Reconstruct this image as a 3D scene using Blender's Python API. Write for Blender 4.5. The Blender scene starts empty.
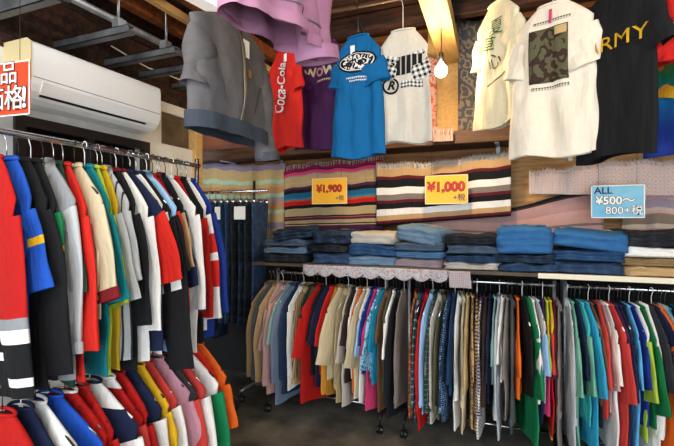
import bpy, bmesh, math, random
from mathutils import Vector, Matrix, noise
PI = math.pi
C = bpy.context.scene.collection
SC = bpy.context.scene
TH = math.radians(22.6); CT, ST = math.cos(TH), math.sin(TH)

def wx(px, Y):                     # world x of the sight line through column px at depth plane y = Y
    u = (px - 337) / 440.0
    return Y * (CT * u - ST) / (CT + ST * u)
def wz(px, py, Y):                 # world height of a photo point on the plane y = Y
    u = (px - 337) / 440.0
    return 1.5 + (223 - py) / 440.0 * (Y / (CT + ST * u))

# ------------------------------------------------------------------ materials
PAL = dict(red='b01814', brightred='c8241a', coral='c43c36', darkred='6d1218', maroon='4a1722', white='e6e2dc', cream='c8b896',
    offwhite='b8b0a4', black='141416', charcoal='2e3034', grey='8b8d8f', lightgrey='b4b6b8', darkgrey='4a4c50', navy='18203c',
    blue='1d4fb0', royal='18307e', lightblue='8fb6dc', skyblue='5aa3d8', slate='6a7a92', teal='0f7a84', aqua='3fb0b4', cyan='147a9a',
    darkteal='17525a', mint='6aa890', green='0f7a4a', darkgreen='1f3a2e', forest='0f6a3c', olive='55523a', lime='a8c040', yellow='c8a41c',
    ochre='c1862e', khaki='8d7450', tan='b8966a', brown='6b4930', darkbrown='37261d', taupe='7d726a', mauve='8a7a80', pink='c08a98',
    palepink='c09a92', hotpink='c83a66', orange='e0641c', rust='a4502e', purple='3c1c46', lavender='85788e', denim='22344e',
    darkdenim='151e2b', blackdenim='17191e', palegdenim='5e7488', lightdenim='44688c', brightdenim='2a5c8c', middenim='1d3a5c', greydenim='3e4a58',
    sage='7fa39c', peach='b4855a', beige='a8946e', sand='b89c6c', burgundy='5a1620', skyteal='2f9fc4', gold='d8a81e', lilac='9a8a98',
    rosegrey='b08a86', dustpink='c79c94', serblue='1f5f80', magenta='7a1840', plum='452040', mintg='9fbc9c', warmtan='caa878', turq='0c5f94')
def lin(c):
    c /= 255.0
    return c / 12.92 if c <= .04045 else ((c + .055) / 1.055) ** 2.4
def col(n):
    h = PAL.get(n, n)
    c = [lin(int(h[i:i + 2], 16)) for i in (0, 2, 4)]
    return (c[0], c[1], c[2], 1)

MC = {}
class NT:
    def __init__(s, name):
        s.m = bpy.data.materials.new(name); s.m.use_nodes = True
        s.t = s.m.node_tree; s.b = s.t.nodes['Principled BSDF']
    def n(s, ty, **k):
        o = s.t.nodes.new(ty)
        for a, v in k.items(): setattr(o, a, v)
        return o
    def l(s, a, b): s.t.links.new(a, b)
    def math(s, op, a, b=None, c=None):
        o = s.n('ShaderNodeMath', operation=op)
        for i, v in enumerate((a, b, c)):
            if v is None: continue
            if isinstance(v, (int, float)): o.inputs[i].default_value = v
            else: s.l(v, o.inputs[i])
        return o.outputs[0]
    def mix(s, f, a, b, blend='MIX'):
        o = s.n('ShaderNodeMix', data_type='RGBA', blend_type=blend)
        if isinstance(f, (int, float)): o.inputs[0].default_value = f
        else: s.l(f, o.inputs[0])
        for i, v in ((6, a), (7, b)):
            if isinstance(v, tuple): o.inputs[i].default_value = v
            else: s.l(v, o.inputs[i])
        return o.outputs[2]
    def noise(s, scale, detail=4, vec=None, rough=.5):
        o = s.n('ShaderNodeTexNoise'); o.inputs['Scale'].default_value = scale
        o.inputs['Detail'].default_value = detail; o.inputs['Roughness'].default_value = rough
        if vec is not None: s.l(vec, o.inputs['Vector'])
        return o.outputs['Fac']

def fabric(spec):
    """spec: 'colour' | 'kind:colA,colB,size' | 'bands:base;lo,hi,col;...' ; suffix '~denim' adds fading"""
    if spec in MC: return MC[spec]
    full = spec; denim = spec.endswith('~denim'); print_ = spec.endswith('~print')
    spec = spec.split('~')[0]
    T = NT('fabric_' + spec.split(';')[0].replace(':', '_').replace(',', '_'))
    uv = T.n('ShaderNodeTexCoord').outputs['UV']
    sep = T.n('ShaderNodeSeparateXYZ'); T.l(uv, sep.inputs[0]); u, v = sep.outputs[0], sep.outputs[1]
    if ':' not in spec: c = col(spec)
    else:
        kind, arg = spec.split(':')
        if kind == 'bands':
            parts = arg.split(';'); c = col(parts[0])
            wob = T.math('MULTIPLY', T.math('SUBTRACT', T.noise(9, 2, uv), .5), .006)
            vv = T.math('ADD', v, wob)
            for p in parts[1:]:
                lo, hi, cn = p.split(','); lo, hi = float(lo), float(hi)
                c = T.mix(T.math('COMPARE', vv, -(lo + hi) / 2, (hi - lo) / 2), c, col(cn))
        elif kind == 'sides':                      # centre panel colour, side colour, half width
            a, b, s_ = arg.split(','); c = T.mix(T.math('GREATER_THAN', T.math('ABSOLUTE', u), float(s_)), col(a), col(b))
        else:
            a, b, s_ = arg.split(','); p = float(s_)
            fu = T.math('GREATER_THAN', T.math('FRACT', T.math('DIVIDE', u, p)), .5)
            fv = T.math('GREATER_THAN', T.math('FRACT', T.math('DIVIDE', v, p)), .5)
            if kind == 'hstripe': c = T.mix(fv, col(a), col(b))
            elif kind == 'vstripe': c = T.mix(T.math('GREATER_THAN', T.math('FRACT', T.math('DIVIDE', u, p)), .75), col(a), col(b))
            elif kind == 'check':
                f = T.math('MULTIPLY', T.math('ADD', fu, fv), .5); c = T.mix(f, col(a), col(b))
            elif kind == 'plaid':
                g = T.math('GREATER_THAN', T.math('FRACT', T.math('DIVIDE', u, p * 1.7)), .8)
                h = T.math('GREATER_THAN', T.math('FRACT', T.math('DIVIDE', v, p * 1.7)), .8)
                f = T.math('MULTIPLY', T.math('ADD', fu, fv), .3)
                c = T.mix(T.math('MULTIPLY', T.math('MAXIMUM', g, h), .6), T.mix(f, col(a), col('black')), col(b))
            elif kind == 'diamond':
                su = T.math('SINE', T.math('MULTIPLY', u, 6.283 / p)); sv = T.math('SINE', T.math('MULTIPLY', v, 6.283 / p))
                w = T.math('SINE', T.math('MULTIPLY', T.math('ADD', su, sv), 4.0))
                c = T.mix(T.math('GREATER_THAN', w, .2), col(a), col(b))
            elif kind == 'floral':
                f1 = T.math('SINE', T.math('MULTIPLY', T.noise(.55 / p, 2.5, uv), 34.0))
                c = T.mix(T.math('GREATER_THAN', f1, .35), col(a), col(b))
            elif kind == 'dots':
                o = T.n('ShaderNodeTexVoronoi'); o.inputs['Scale'].default_value = 1 / p; o.inputs['Randomness'].default_value = .3; T.l(uv, o.inputs['Vector'])
                c = T.mix(T.math('LESS_THAN', o.outputs['Distance'], .28), col(a), col(b))
            elif kind == 'tie':
                r = T.n('ShaderNodeValToRGB'); e = r.color_ramp.elements
                cs = ['brightred', 'orange', 'yellow', 'green', 'turq', 'royal']
                e[0].color = col(cs[0]); e[0].position = 0; e[1].color = col(cs[5]); e[1].position = 1
                for i in range(1, 5): k = e.new(i / 5.0); k.color = col(cs[i])
                T.l(T.math('ADD', T.math('MULTIPLY', v, -1 / p), T.math('MULTIPLY', T.noise(6, 3, uv), .25)), r.inputs[0]); c = r.outputs[0]
    if denim:
        fd = T.math('MULTIPLY', T.math('SUBTRACT', T.noise(13, 6, uv, .75), .46), 4.0); fd.node.use_clamp = True
        c = T.mix(T.math('MULTIPLY', fd, .5), c, col('lightdenim') if 'black' not in spec else col('darkgrey'))
        c = T.mix(T.math('MULTIPLY', T.noise(60, 3, uv), .25), c, (1, 1, 1, 1), 'SOFT_LIGHT')
    else:
        c = T.mix(T.math('MULTIPLY', T.noise(35, 3, uv), .22), c, (.42, .4, .38, 1), 'MULTIPLY')
    T.l(c, T.b.inputs['Base Color'])
    T.b.inputs['Roughness'].default_value = .86
    T.b.inputs['Specular IOR Level'].default_value = .22
    bp = T.n('ShaderNodeBump'); bp.inputs['Strength'].default_value = .8 if denim else .7; bp.inputs['Distance'].default_value = .012
    st = T.n('ShaderNodeMapping'); st.inputs['Scale'].default_value = (12, 9, 1) if denim else (22, 5, 1); T.l(uv, st.inputs[0])
    T.l(T.math('ADD', T.noise(1.6, 4, st.outputs[0]), T.math('MULTIPLY', T.noise(260, 2, uv), .12)), bp.inputs['Height'])
    T.l(bp.outputs[0], T.b.inputs['Normal'])
    MC[full] = T.m
    return T.m

def surf(name, c, rough=.6, metal=0, var=None, vs=8, vf=.4, bump=0, stretch=(1, 1, 1), spec=.4, emit=0, detail=5):
    T = NT(name); cc = col(c)
    tc = T.n('ShaderNodeTexCoord').outputs['Object']
    mp = T.n('ShaderNodeMapping'); mp.inputs['Scale'].default_value = stretch; T.l(tc, mp.inputs[0])
    if var:
        r = T.n('ShaderNodeMapRange'); r.inputs[1].default_value = .35; r.inputs[2].default_value = .7
        T.l(T.noise(vs, detail, mp.outputs[0], .6), r.inputs[0])
        cc = T.mix(T.math('MULTIPLY', r.outputs[0], vf * 2), cc, col(var)); T.l(cc, T.b.inputs['Base Color'])
    else: T.b.inputs['Base Color'].default_value = cc
    T.b.inputs['Roughness'].default_value = rough; T.b.inputs['Metallic'].default_value = metal
    T.b.inputs['Specular IOR Level'].default_value = spec
    if bump:
        bp = T.n('ShaderNodeBump'); bp.inputs['Strength'].default_value = bump; bp.inputs['Distance'].default_value = .01
        T.l(T.noise(vs * 3, 5, mp.outputs[0]), bp.inputs['Height']); T.l(bp.outputs[0], T.b.inputs['Normal'])
    if emit:
        T.b.inputs['Emission Color'].default_value = col(c); T.b.inputs['Emission Strength'].default_value = emit
    return T.m

M = {}
M['chrome'] = surf('chrome', 'c8cacc', .22, 1)
M['steel'] = surf('galvanised_steel', '8f9296', .45, .8, 'b9bcbd', 14, .4)
M['paint_steel'] = surf('grey_channel', '6b6d70', .5, .3, '3c3a38', 5, .4)
M['blackplastic'] = surf('black_plastic', '101012', .4)
M['whiteplastic'] = surf('white_plastic', 'e9e8e2', .32, spec=.5)
M['acwhite'] = surf('air_conditioner_white', 'f4f3ee', .3, spec=.5)
M['accream'] = surf('air_conditioner_yellowed', 'd8c493', .45)
M['whitewall'] = surf('white_wall_paint', 'dcdad2', .8, 0, 'b9b4a6', 3, .35, .05)
M['cream_panel'] = surf('cream_panel', 'd3c294', .7, 0, 'b09b6b', 3, .4)
M['ply'] = surf('plywood', '9a6a3a', .65, 0, '6f431f', 3, .6, .1, (1, 1, 9))
M['plylight'] = surf('pale_plywood', 'b98c54', .65, 0, '8d602f', 4, .6, .08, (1, 1, 7))
M['darkwood'] = surf('dark_boards', '432413', .7, 0, '170c07', 4, .7, .3, (1, 8, 8))
M['orangewood'] = surf('reddish_board', '8a4a20', .6, 0, '5e2d10', 3, .6, .1, (1, 8, 8))
M['beamwood'] = surf('pale_beam_wood', 'd6b070', .6, 0, 'b98a48', 4, .35, .1, (9, 1, 9))
M['ledgewood'] = surf('brown_ledge_wood', '5a3820', .6, 0, '35200f', 5, .6, .2, (1, 7, 7))
M['floor'] = surf('stained_concrete', '3f3c37', .7, 0, '807b72', 3.5, .35, .3, spec=.3, detail=9)
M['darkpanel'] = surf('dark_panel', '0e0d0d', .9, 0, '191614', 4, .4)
M['tarp'] = surf('brown_tarp', '6c5c45', .8, 0, '453824', 6, .5, .3)
M['shelfedge'] = surf('cream_shelf_edge', 'd9cdb4', .5)
M['shelf'] = surf('shelf_board', '5a4a38', .7, 0, '3d3125', 5, .5)
M['windowdark'] = surf('dark_opening', '0c0b0a', .3)
M['tagpaper'] = surf('tag_paper', 'e8e6df', .7)
M['cord'] = surf('black_cord', '0b0b0c', .6)
M['cable'] = surf('orange_cable', 'b4552a', .6)
M['bulb'] = surf('lit_bulb', 'ffe6b8', .3, emit=45)
M['tube'] = surf('lit_tube', 'f4f8ff', .3, emit=3)
M['cardboard'] = surf('cardboard', '7a5c3c', .85)

# ------------------------------------------------------------------ mesh helpers
class MB:
    def __init__(s): s.v = []; s.f = []; s.uv = []; s.mi = []
    def quad(s, idx, uvs=None, mi=0): s.f.append(idx); s.uv.append(uvs); s.mi.append(mi)
    def box(s, x0, x1, y0, y1, z0, z1, M4=None):
        b = len(s.v)
        P = [Vector((x, y, z)) for z in (z0, z1) for y in (y0, y1) for x in (x0, x1)]
        if M4: P = [M4 @ p for p in P]
        s.v += P
        for q in ((0, 2, 3, 1), (4, 5, 7, 6), (0, 1, 5, 4), (2, 6, 7, 3), (0, 4, 6, 2), (1, 3, 7, 5)):
            s.quad([b + i for i in q])
        return s
    def tube(s, pts, r, n=8, close=False):
        pts = [Vector(p) for p in pts]; b = len(s.v); m = len(pts); prev = None
        rs = r if isinstance(r, (list, tuple)) else [r] * m
        for i, p in enumerate(pts):
            d = (pts[min(i + 1, m - 1)] - pts[max(i - 1, 0)]) if not close else (pts[(i + 1) % m] - pts[i - 1])
            d.normalize()
            if prev is None:
                a = d.cross(Vector((0, 0, 1)))
                if a.length < .01: a = d.cross(Vector((1, 0, 0)))
            else: a = prev - d * prev.dot(d)
            a.normalize(); c = d.cross(a); prev = a
            for k in range(n): s.v.append(p + (a * math.cos(2 * PI * k / n) + c * math.sin(2 * PI * k / n)) * rs[i])
        for i in range(m if close else m - 1):
            j = (i + 1) % m
            for k in range(n):
                l = (k + 1) % n; s.quad([b + i * n + k, b + i * n + l, b + j * n + l, b + j * n + k])
        if not close:
            s.quad([b + k for k in range(n)][::-1]); s.quad([b + (m - 1) * n + k for k in range(n)])
        return s
    def loft(s, rings, uvs, cap=False, mi=0):
        b = len(s.v); n = len(rings[0])
        for r in rings: s.v += r
        for i in range(len(rings) - 1):
            for k in range(n):
                l = (k + 1) % n
                s.quad([b + i * n + k, b + i * n + l, b + (i + 1) * n + l, b + (i + 1) * n + k],
                       [uvs[i][k], uvs[i][l], uvs[i + 1][l], uvs[i + 1][k]], mi)
        if cap:
            s.quad([b + k for k in range(n)][::-1], [uvs[0][k] for k in range(n)][::-1], mi)
            s.quad([b + (len(rings) - 1) * n + k for k in range(n)], list(uvs[-1]), mi)
        return s
    def sheet(s, nx, nz, fn, uvf, th=.004):
        """closed thin cloth: fn(i/nx, j/nz) -> (Vector, normal Vector)"""
        for side in (1, -1):
            b = len(s.v)
            for j in range(nz + 1):
                for i in range(nx + 1):
                    p, nn = fn(i / nx, j / nz); s.v.append(p + nn * (side * th / 2))
            for j in range(nz):
                for i in range(nx):
                    q = [b + j * (nx + 1) + i, b + j * (nx + 1) + i + 1, b + (j + 1) * (nx + 1) + i + 1, b + (j + 1) * (nx + 1) + i]
                    uu = [uvf(i / nx, j / nz), uvf((i + 1) / nx, j / nz), uvf((i + 1) / nx, (j + 1) / nz), uvf(i / nx, (j + 1) / nz)]
                    if side < 0: q.reverse(); uu.reverse()
                    s.quad(q, uu)
            if side == 1: b1 = b
        b2 = b; W = nx + 1
        edge = [(j, 0) for j in range(nz + 1)] + [(nz, i) for i in range(1, nx + 1)] + [(j, nx) for j in range(nz - 1, -1, -1)] + [(0, i) for i in range(nx - 1, 0, -1)]
        for a in range(len(edge)):
            (j0, i0), (j1, i1) = edge[a], edge[(a + 1) % len(edge)]
            u0 = uvf(i0 / nx, j0 / nz); u1 = uvf(i1 / nx, j1 / nz)
            s.quad([b1 + j0 * W + i0, b1 + j1 * W + i1, b2 + j1 * W + i1, b2 + j0 * W + i0], [u0, u1, u1, u0])
        return s
    def build(s, name, mat, parent=None, smooth=True, loc=None, bevel=0):
        me = bpy.data.meshes.new(name); me.from_pydata([tuple(p) for p in s.v], [], s.f)
        if any(u is not None for u in s.uv):
            L = me.uv_layers.new(name='UVMap')
            for p, u in zip(me.polygons, s.uv):
                if u:
                    for li, w in zip(p.loop_indices, u): L.data[li].uv = w
        mats = mat if isinstance(mat, (list, tuple)) else [mat]
        for m_ in mats: me.materials.append(m_)
        for p, i in zip(me.polygons, s.mi): p.use_smooth = smooth; p.material_index = i
        me.update()
        bm = bmesh.new(); bm.from_mesh(me); bmesh.ops.recalc_face_normals(bm, faces=bm.faces); bm.to_mesh(me); bm.free()
        o = bpy.data.objects.new(name, me); C.objects.link(o)
        if parent: o.parent = parent
        if loc: o.location = loc
        if bevel:
            m_ = o.modifiers.new('bevel', 'BEVEL'); m_.width = bevel; m_.segments = 2; m_.limit_method = 'ANGLE'
        return o

def tag(o, label, cat, group=None, kind=None):
    o['label'] = label; o['category'] = cat
    if group: o['group'] = group
    if kind: o['kind'] = kind
    return o
def thing(name, label, cat, loc=(0, 0, 0), rz=0, group=None):
    o = bpy.data.objects.new(name, None); C.objects.link(o); o.empty_display_size = .05
    o.location = loc; o.rotation_euler = (0, 0, rz)
    return tag(o, label, cat, group)
def struct(name, mb, mat, bevel=0, smooth=False):
    o = mb.build(name, mat, None, smooth, bevel=bevel); o['kind'] = 'structure'; return o

def text_mesh(txt, size, extrude=.001, offset=0, shear=0, bold=0):
    cu = bpy.data.curves.new('lettering', 'FONT'); cu.body = txt; cu.size = size; cu.align_x = 'CENTER'; cu.align_y = 'CENTER'
    cu.extrude = extrude; cu.offset = offset; cu.shear = shear; cu.resolution_u = 3
    ob = bpy.data.objects.new('lettering', cu); C.objects.link(ob)
    dg = bpy.context.evaluated_depsgraph_get(); dg.update()
    me = bpy.data.meshes.new_from_object(ob.evaluated_get(dg))
    bpy.data.objects.remove(ob); bpy.data.curves.remove(cu)
    return me
def text_obj(name, txt, size, mat, parent, M4, extrude=.001, offset=0, shear=0, warp=None):
    """flat lettering in local XY; M4 maps it; warp(Vector)->Vector drapes it on cloth"""
    me = text_mesh(txt, size, extrude if not warp else 0, offset, shear)
    bm = bmesh.new(); bm.from_mesh(me)
    if warp:
        bmesh.ops.triangulate(bm, faces=bm.faces)
        for _ in range(3):
            es = [e for e in bm.edges if e.calc_length() > .012]
            if not es: break
            bmesh.ops.subdivide_edges(bm, edges=es, cuts=1); bmesh.ops.triangulate(bm, faces=bm.faces)
    for v in bm.verts:
        p = M4 @ v.co; v.co = warp(p) if warp else p
    bm.to_mesh(me); bm.free()
    me.materials.clear(); me.materials.append(mat); me.name = name
    o = bpy.data.objects.new(name, me); C.objects.link(o); o.parent = parent
    return o

# ------------------------------------------------------------------ clothing
def sgnp(v, p): return math.copysign(abs(v) ** p, v)
class Cut:
    """shape of one hanging garment in its own frame: x across, z down from the hook, front at -y"""
    def __init__(s, W=.2, L=.72, T=.014, A=.007, seed=0, hemw=None, drop=.10, k=3.0, neck=.062, sh=.085):
        s.sh = sh; s.W, s.L, s.T, s.A = W, L, T, A; s.hemw = hemw or W * 1.03; s.drop = drop; s.k = k; s.neck = neck
        r = random.Random(seed); s.p1 = r.uniform(0, 6); s.p2 = r.uniform(0, 6); s.p3 = r.uniform(.7, 1.3); s.r = r
        s.lean = r.uniform(-.01, .01)
    def w(s, d):                      # half width at depth d below the hook
        a = (d - s.drop) / s.sh
        if a < 1: return s.neck + (s.W - s.neck) * max(0, a) ** .9
        t = (d - s.drop - s.sh) / max(.01, s.L - s.drop - s.sh)
        pinch = -.06 * s.W * math.sin(min(1, t * 2.2) * PI) if t < .45 else 0
        return s.W + (s.hemw - s.W) * t + pinch
    def t(s, d):
        a = min(1, (d - s.drop) / .1); b = (d - s.drop) / (s.L - s.drop)
        return s.T * (.55 + .45 * a) * (1 + .25 * math.sin(b * 5 + s.p1))
    def off(s, x, d):
        g = min(1, max(0, (d - s.drop) / .3))
        q = x / s.W
        return s.A * g * (math.sin(q * s.k * s.p3 + s.p1 + d * 1.5) * .7 + math.sin(q * s.k * 2.1 + s.p2 - d * 2) * .35 + noise.noise(Vector((x * 11, d * 5, s.p1 * 9))) * 1.3 + noise.noise(Vector((x * 26, d * 10, s.p2 * 9))) * .45)
    def front(s, x, d):
        w = s.w(d); q = min(.999, abs(x) / w) ** (1 / .9)
        return -s.t(d) * (1 - q * q) ** .35 + s.off(x, d)
    def body(s, n=30, lv=16, hemdip=.012):
        rings, uvs = [], []
        e = s.sh + .003; ds = [s.drop + e * q for q in (0, .22, .5, .78, 1)] + [s.drop + e + (s.L - s.drop - e) * i / lv for i in range(1, lv + 1)]
        for d in ds:
            w, t = s.w(d), s.t(d); R, U = [], []
            last = (d - s.drop) / (s.L - s.drop)
            for k in range(n):
                a = 2 * PI * k / n; x = w * sgnp(math.cos(a), .9); y = t * sgnp(math.sin(a), .7) + s.off(x, d)
                dz = hemdip * last * math.sin(3 * x / s.W + s.p2)
                R.append(Vector((x, y, -d + dz))); U.append((x, -d))
            rings.append(R); uvs.append(U)
        return MB().loft(rings, uvs)
    def sleeve(s, side, ln=.22, w0=.088, w1=.08, a0=42, a1=20, T=None, n=16, lv=9, inset=.075):
        T = T or s.T * .8; rings, uvs = [], []
        p = Vector((side * (s.W - inset), 0, -(s.drop + s.sh + w0 * .72)))
        y0 = s.off(side * s.W * .8, s.drop + .2)
        for i in range(lv + 1):
            q = i / lv; a = math.radians(a0 + (a1 - a0) * min(1, q * 1.8))
            d = Vector((side * math.sin(a), 0, -math.cos(a))); nn = Vector((d.z, 0, -d.x))
            if i: p = p + d * (ln / lv)
            w = w0 + (w1 - w0) * q; w *= 1 + .05 * math.sin(q * 9 + s.p2)
            R, U = [], []
            for k in range(n):
                b = 2 * PI * k / n; xx = w * sgnp(math.cos(b), .8)
                yy = T * sgnp(math.sin(b), .8) * (1.15 + .35 * math.sin(q * 8 + s.p1)) + s.A * .7 * q * math.sin(xx / w * 3.5 + s.p2)
                R.append(p + nn * xx + Vector((0, yy + y0 * .6, 0))); U.append((xx, -q * ln))
            rings.append(R); uvs.append(U)
        s.tip = p.copy()
        return MB().loft(rings, uvs)
    def collar(s, r=.007):
        pts = []
        for k in range(16):
            a = 2 * PI * k / 16; pts.append((s.neck * 1.02 * math.cos(a), s.T * .75 * math.sin(a), -s.drop + .002 + .012 * (math.sin(a) if math.sin(a) > 0 else 0)))
        return MB().tube(pts, r, 6, close=True)
    def shirt_collar(s):
        m = MB()
        for sd in (1, -1):
            P = [Vector((0, s.T * .9, -s.drop + .03)), Vector((sd * s.neck * 1.1, .0, -s.drop + .02)), Vector((sd * .012, -s.T - .006, -s.drop - .025)),
                 Vector((sd * .055, -s.T - .012, -s.drop - .062)), Vector((sd * s.neck * 1.35, -.004, -s.drop - .028)), Vector((0, s.T * 1.3, -s.drop - .012))]
            b = len(m.v); m.v += P + [p + Vector((0, .003, -.003)) for p in P]
            m.quad([b, b + 1, b + 4, b + 5]); m.quad([b + 1, b + 2, b + 3, b + 4])
            m.quad([b + 6, b + 11, b + 10, b + 7]); m.quad([b + 7, b + 10, b + 9, b + 8])
        return m

def hanger_mb(cut, hook=None, up=0):
    m = MB(); d = cut.drop; pts = []
    r = .017
    # the hook curls over the rail whose centre is at z = 0
    for i in range(9):
        a = math.radians(-30 + i * 26)
        pts.append((0 + r * math.cos(a), 0, r * math.sin(a)))
    pts = [(p[0], p[1], p[2] + up) for p in pts]
    pts += [(-.006, 0, -.022 + up), (0, 0, -.035 + up * .8), (0, 0, -d + .012)]
    m.tube(pts, .0022, 6)
    W = cut.W - .03
    q = cut.sh * .82; m.tube([(-W, 0, -d - q), (-W * .5, 0, -d - q * .46), (0, 0, -d + .006), (W * .5, 0, -d - q * .46), (W, 0, -d - q)], .0045, 6)
    return m

HM = ['blackplastic', 'chrome', 'chrome', 'blackplastic', 'whiteplastic']
CNT = [0]
def garment(name, cat, label, loc, rz, body='white', sleeve=None, kind='tee', L=.72, W=.2, T=.014, A=.007, collar=None, group=None,
            up=0, near=None, tagside=None, a0=None, ln=None, ln2=None, drop=.10, k=3.0, hemw=None, cuff=None, hanger=None, tilt=0, sh=.085, cw0=None, neck=.062):
    CNT[0] += 1; sd = CNT[0]
    c = Cut(W, L, T, A, sd, drop=drop, k=k, hemw=hemw, sh=sh, neck=neck)
    root = thing(name, label, cat, loc, rz, group)
    if tilt: root.rotation_euler = (0, math.radians(tilt), rz)
    bmat = fabric(body); smat = fabric(sleeve or body)
    (c.body(56, 30) if T > .026 else c.body()).build('body', bmat, root)
    r = c.r
    if kind in ('tee', 'polo'): p = dict(ln=ln or .17, w0=.092, w1=.085, a0=a0 or r.uniform(26, 40), a1=14)
    elif kind == 'jersey': p = dict(ln=ln or r.uniform(.34, .44), w0=.11, w1=.082, a0=a0 or 26, a1=r.uniform(4, 9))
    elif kind == 'half': p = dict(ln=ln or r.uniform(.22, .27), w0=.105, w1=.1, a0=a0 or 34, a1=16)
    elif kind in ('shirt', 'sweater'): p = dict(ln=ln or r.uniform(.46, .56), w0=.085, w1=.05, a0=a0 or 20, a1=r.uniform(0, 5))
    elif kind == 'jacket': p = dict(ln=ln or .5, w0=.105, w1=.068, a0=a0 or 24, a1=12)
    if cw0: p['w0'], p['w1'] = cw0
    if kind != 'tank':
        for s_ in (1, -1):
            if s_ < 0 and ln2: p['ln'] = ln2; p['a0'] = p['a1']
            o = c.sleeve(s_, **p).build('sleeve', smat, root)
            if (cuff or kind in ('shirt', 'jacket', 'sweater')) and not (s_ < 0 and ln2):
              if cuff or kind in ('shirt', 'jacket', 'sweater'):
                tip = c.tip; a = math.radians(p['a1']); w = p['w1'] * 1.03
                m = MB(); R = []; U = []
                for q in (0, .5, 1):
                    pp = tip + Vector((s_ * math.sin(a), 0, -math.cos(a))) * (q * .045 - .03); nn = Vector((-math.cos(a), 0, -s_ * math.sin(a)))
                    R.append([pp + nn * (w * sgnp(math.cos(2 * PI * i / 16), .8)) + Vector((0, (c.T * 1.25) * sgnp(math.sin(2 * PI * i / 16), .8), 0)) for i in range(16)])
                    U.append([(0, -q * .05)] * 16)
                m.loft(R, U).build('cuff', fabric(cuff or sleeve or body), o)
    if kind in ('shirt', 'polo'): c.shirt_collar().build('collar', fabric(collar or body), root)
    else: c.collar().build('neckband', fabric(collar or body), root)
    hm = hanger or HM[sd % 5]
    hanger_mb(c, up=up).build('hanger', M[hm], root)
    if kind == 'shirt':
        for i in range(6):
            d = drop + .06 + i * .09
            if d < L - .05: y = c.front(0, d); MB().tube([(0, y - .004, -d), (0, y + .001, -d)], .005, 8).build('button', M['whiteplastic'], root)
    root_cut[root.name] = c
    return root
root_cut = {}

def patch(root, name, x0, x1, d0, d1, mat, shape='rect', lift=.006, nx=12, nz=12, rot=0, lab=None):
    """a flat mark lying on the front of a garment"""
    c = root_cut[root.name]; m = MB(); cx, cd = (x0 + x1) / 2, (d0 + d1) / 2; hw, hd = (x1 - x0) / 2, (d1 - d0) / 2
    cr, sr = math.cos(math.radians(rot)), math.sin(math.radians(rot))
    def pos(i, j):
        q, t = i * 2 - 1, j * 2 - 1
        if shape == 'oval':
            mx = max(abs(q), abs(t)) or 1; ln = math.hypot(q, t) or 1; q, t = q * mx / ln, t * mx / ln
        if shape == 'diamond': q, t = (q + t) / 2, (t - q) / 2
        X, D = q * hw, t * hd; X, D = X * cr - D * sr, X * sr + D * cr
        x, d = cx + X, cd + D
        return Vector((x, c.front(x, d) - lift, -d))
    m.sheet(nx, nz, lambda i, j: (pos(i, j), Vector((0, -1, 0))), lambda i, j: ((i - .5) * hw * 2, -j * hd * 2), .0015)
    o = m.build(name, mat, root)
    if lab: o['label'] = lab
    return o
def lettering(root, txt, size, x, d, mat, rot=0, shear=0, offset=0, name='lettering', sx=1, lift=.013):
    c = root_cut[root.name]
    M4 = Matrix.Translation((x, -d, 0)) @ Matrix.Rotation(math.radians(rot), 4, 'Z') @ Matrix.Diagonal((sx, 1, 1, 1))
    return text_obj(name, txt, size, mat, root, M4, 0, offset, shear, warp=lambda p: Vector((p.x, c.front(p.x, -p.y) - lift, p.y)))
def price_tag(root, x, d, w=.03, h=.05):
    c = root_cut[root.name]
    m = MB(); y = c.front(x, d) - .012
    m.box(x - w / 2, x + w / 2, y - .001, y, -d - h, -d)
    o = m.build('price_tag', M['tagpaper'], root, False); return o

# ------------------------------------------------------------------ setting
BY = 3.75
struct('floor', MB().box(-4.2, 3.2, -2.5, BY + .1, -.1, 0), M['floor'])
struct('ceiling', MB().box(-4.2, 3.2, -2.5, BY + .1, 3.15, 3.25), M['darkwood'])
struct('wall_back', MB().box(-4.2, 3.2, BY, BY + .1, 0, 3.15), M['ply'])
struct('wall_right', MB().box(2.9, 3.0, -1.0, BY, 0, 3.15), M['whitewall'])
# left wall with a window opening behind the hangers
wl = MB()
wl.box(-2.8, -2.66, -2.5, 3.08, 0, 1.35); wl.box(-2.8, -2.66, -2.5, 1.62, 1.35, 2.48); wl.box(-2.8, -2.66, 2.56, 3.08, 1.35, 2.14)
wl.box(-2.8, -2.66, 1.62, 2.56, 2.1, 2.48); wl.box(-2.8, -2.66, 2.56, 2.72, 2.14, 2.48); wl.box(-2.8, -2.66, 2.72, 3.08, 2.4, 2.48)
struct('wall_left', wl, M['whitewall'])
struct('trim_40', MB().box(-2.8, -2.66, -2.5, 3.08, 2.48, 3.15), M['darkwood'])
struct('wall_recess', MB().box(-4.2, -4.1, 2.0, BY, 0, 3.15), M['darkpanel'])
struct('trim_1', MB().box(-2.76, -2.70, 2.72, 3.08, 2.14, 2.4), M['tarp'])
struct('trim_2', MB().box(-2.8, -2.62, 3.08, 3.17, 0, 3.15), M['beamwood'], .004)
w = MB(); w.box(-2.79, -2.77, 1.62, 2.56, 1.35, 2.1); o = struct('window_1', w, M['windowdark'])
f = MB()
for a in ((1.6, 1.66, 1.35, 2.12), (2.52, 2.58, 1.35, 2.12), (1.66, 2.52, 2.06, 2.12), (1.66, 2.52, 1.35, 1.4), (2.06, 2.1, 1.4, 2.06)):
    f.box(-2.68, -2.635, a[0], a[1], a[2], a[3])
f.build('window_frame', surf('black_frame', '1a1815', .5), o, False)
# lower back wall: dark panel behind the clothes
struct('trim_3', MB().box(-4.1, 2.9, BY - .03, BY - .001, 0, 1.14), M['darkpanel'])
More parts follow.
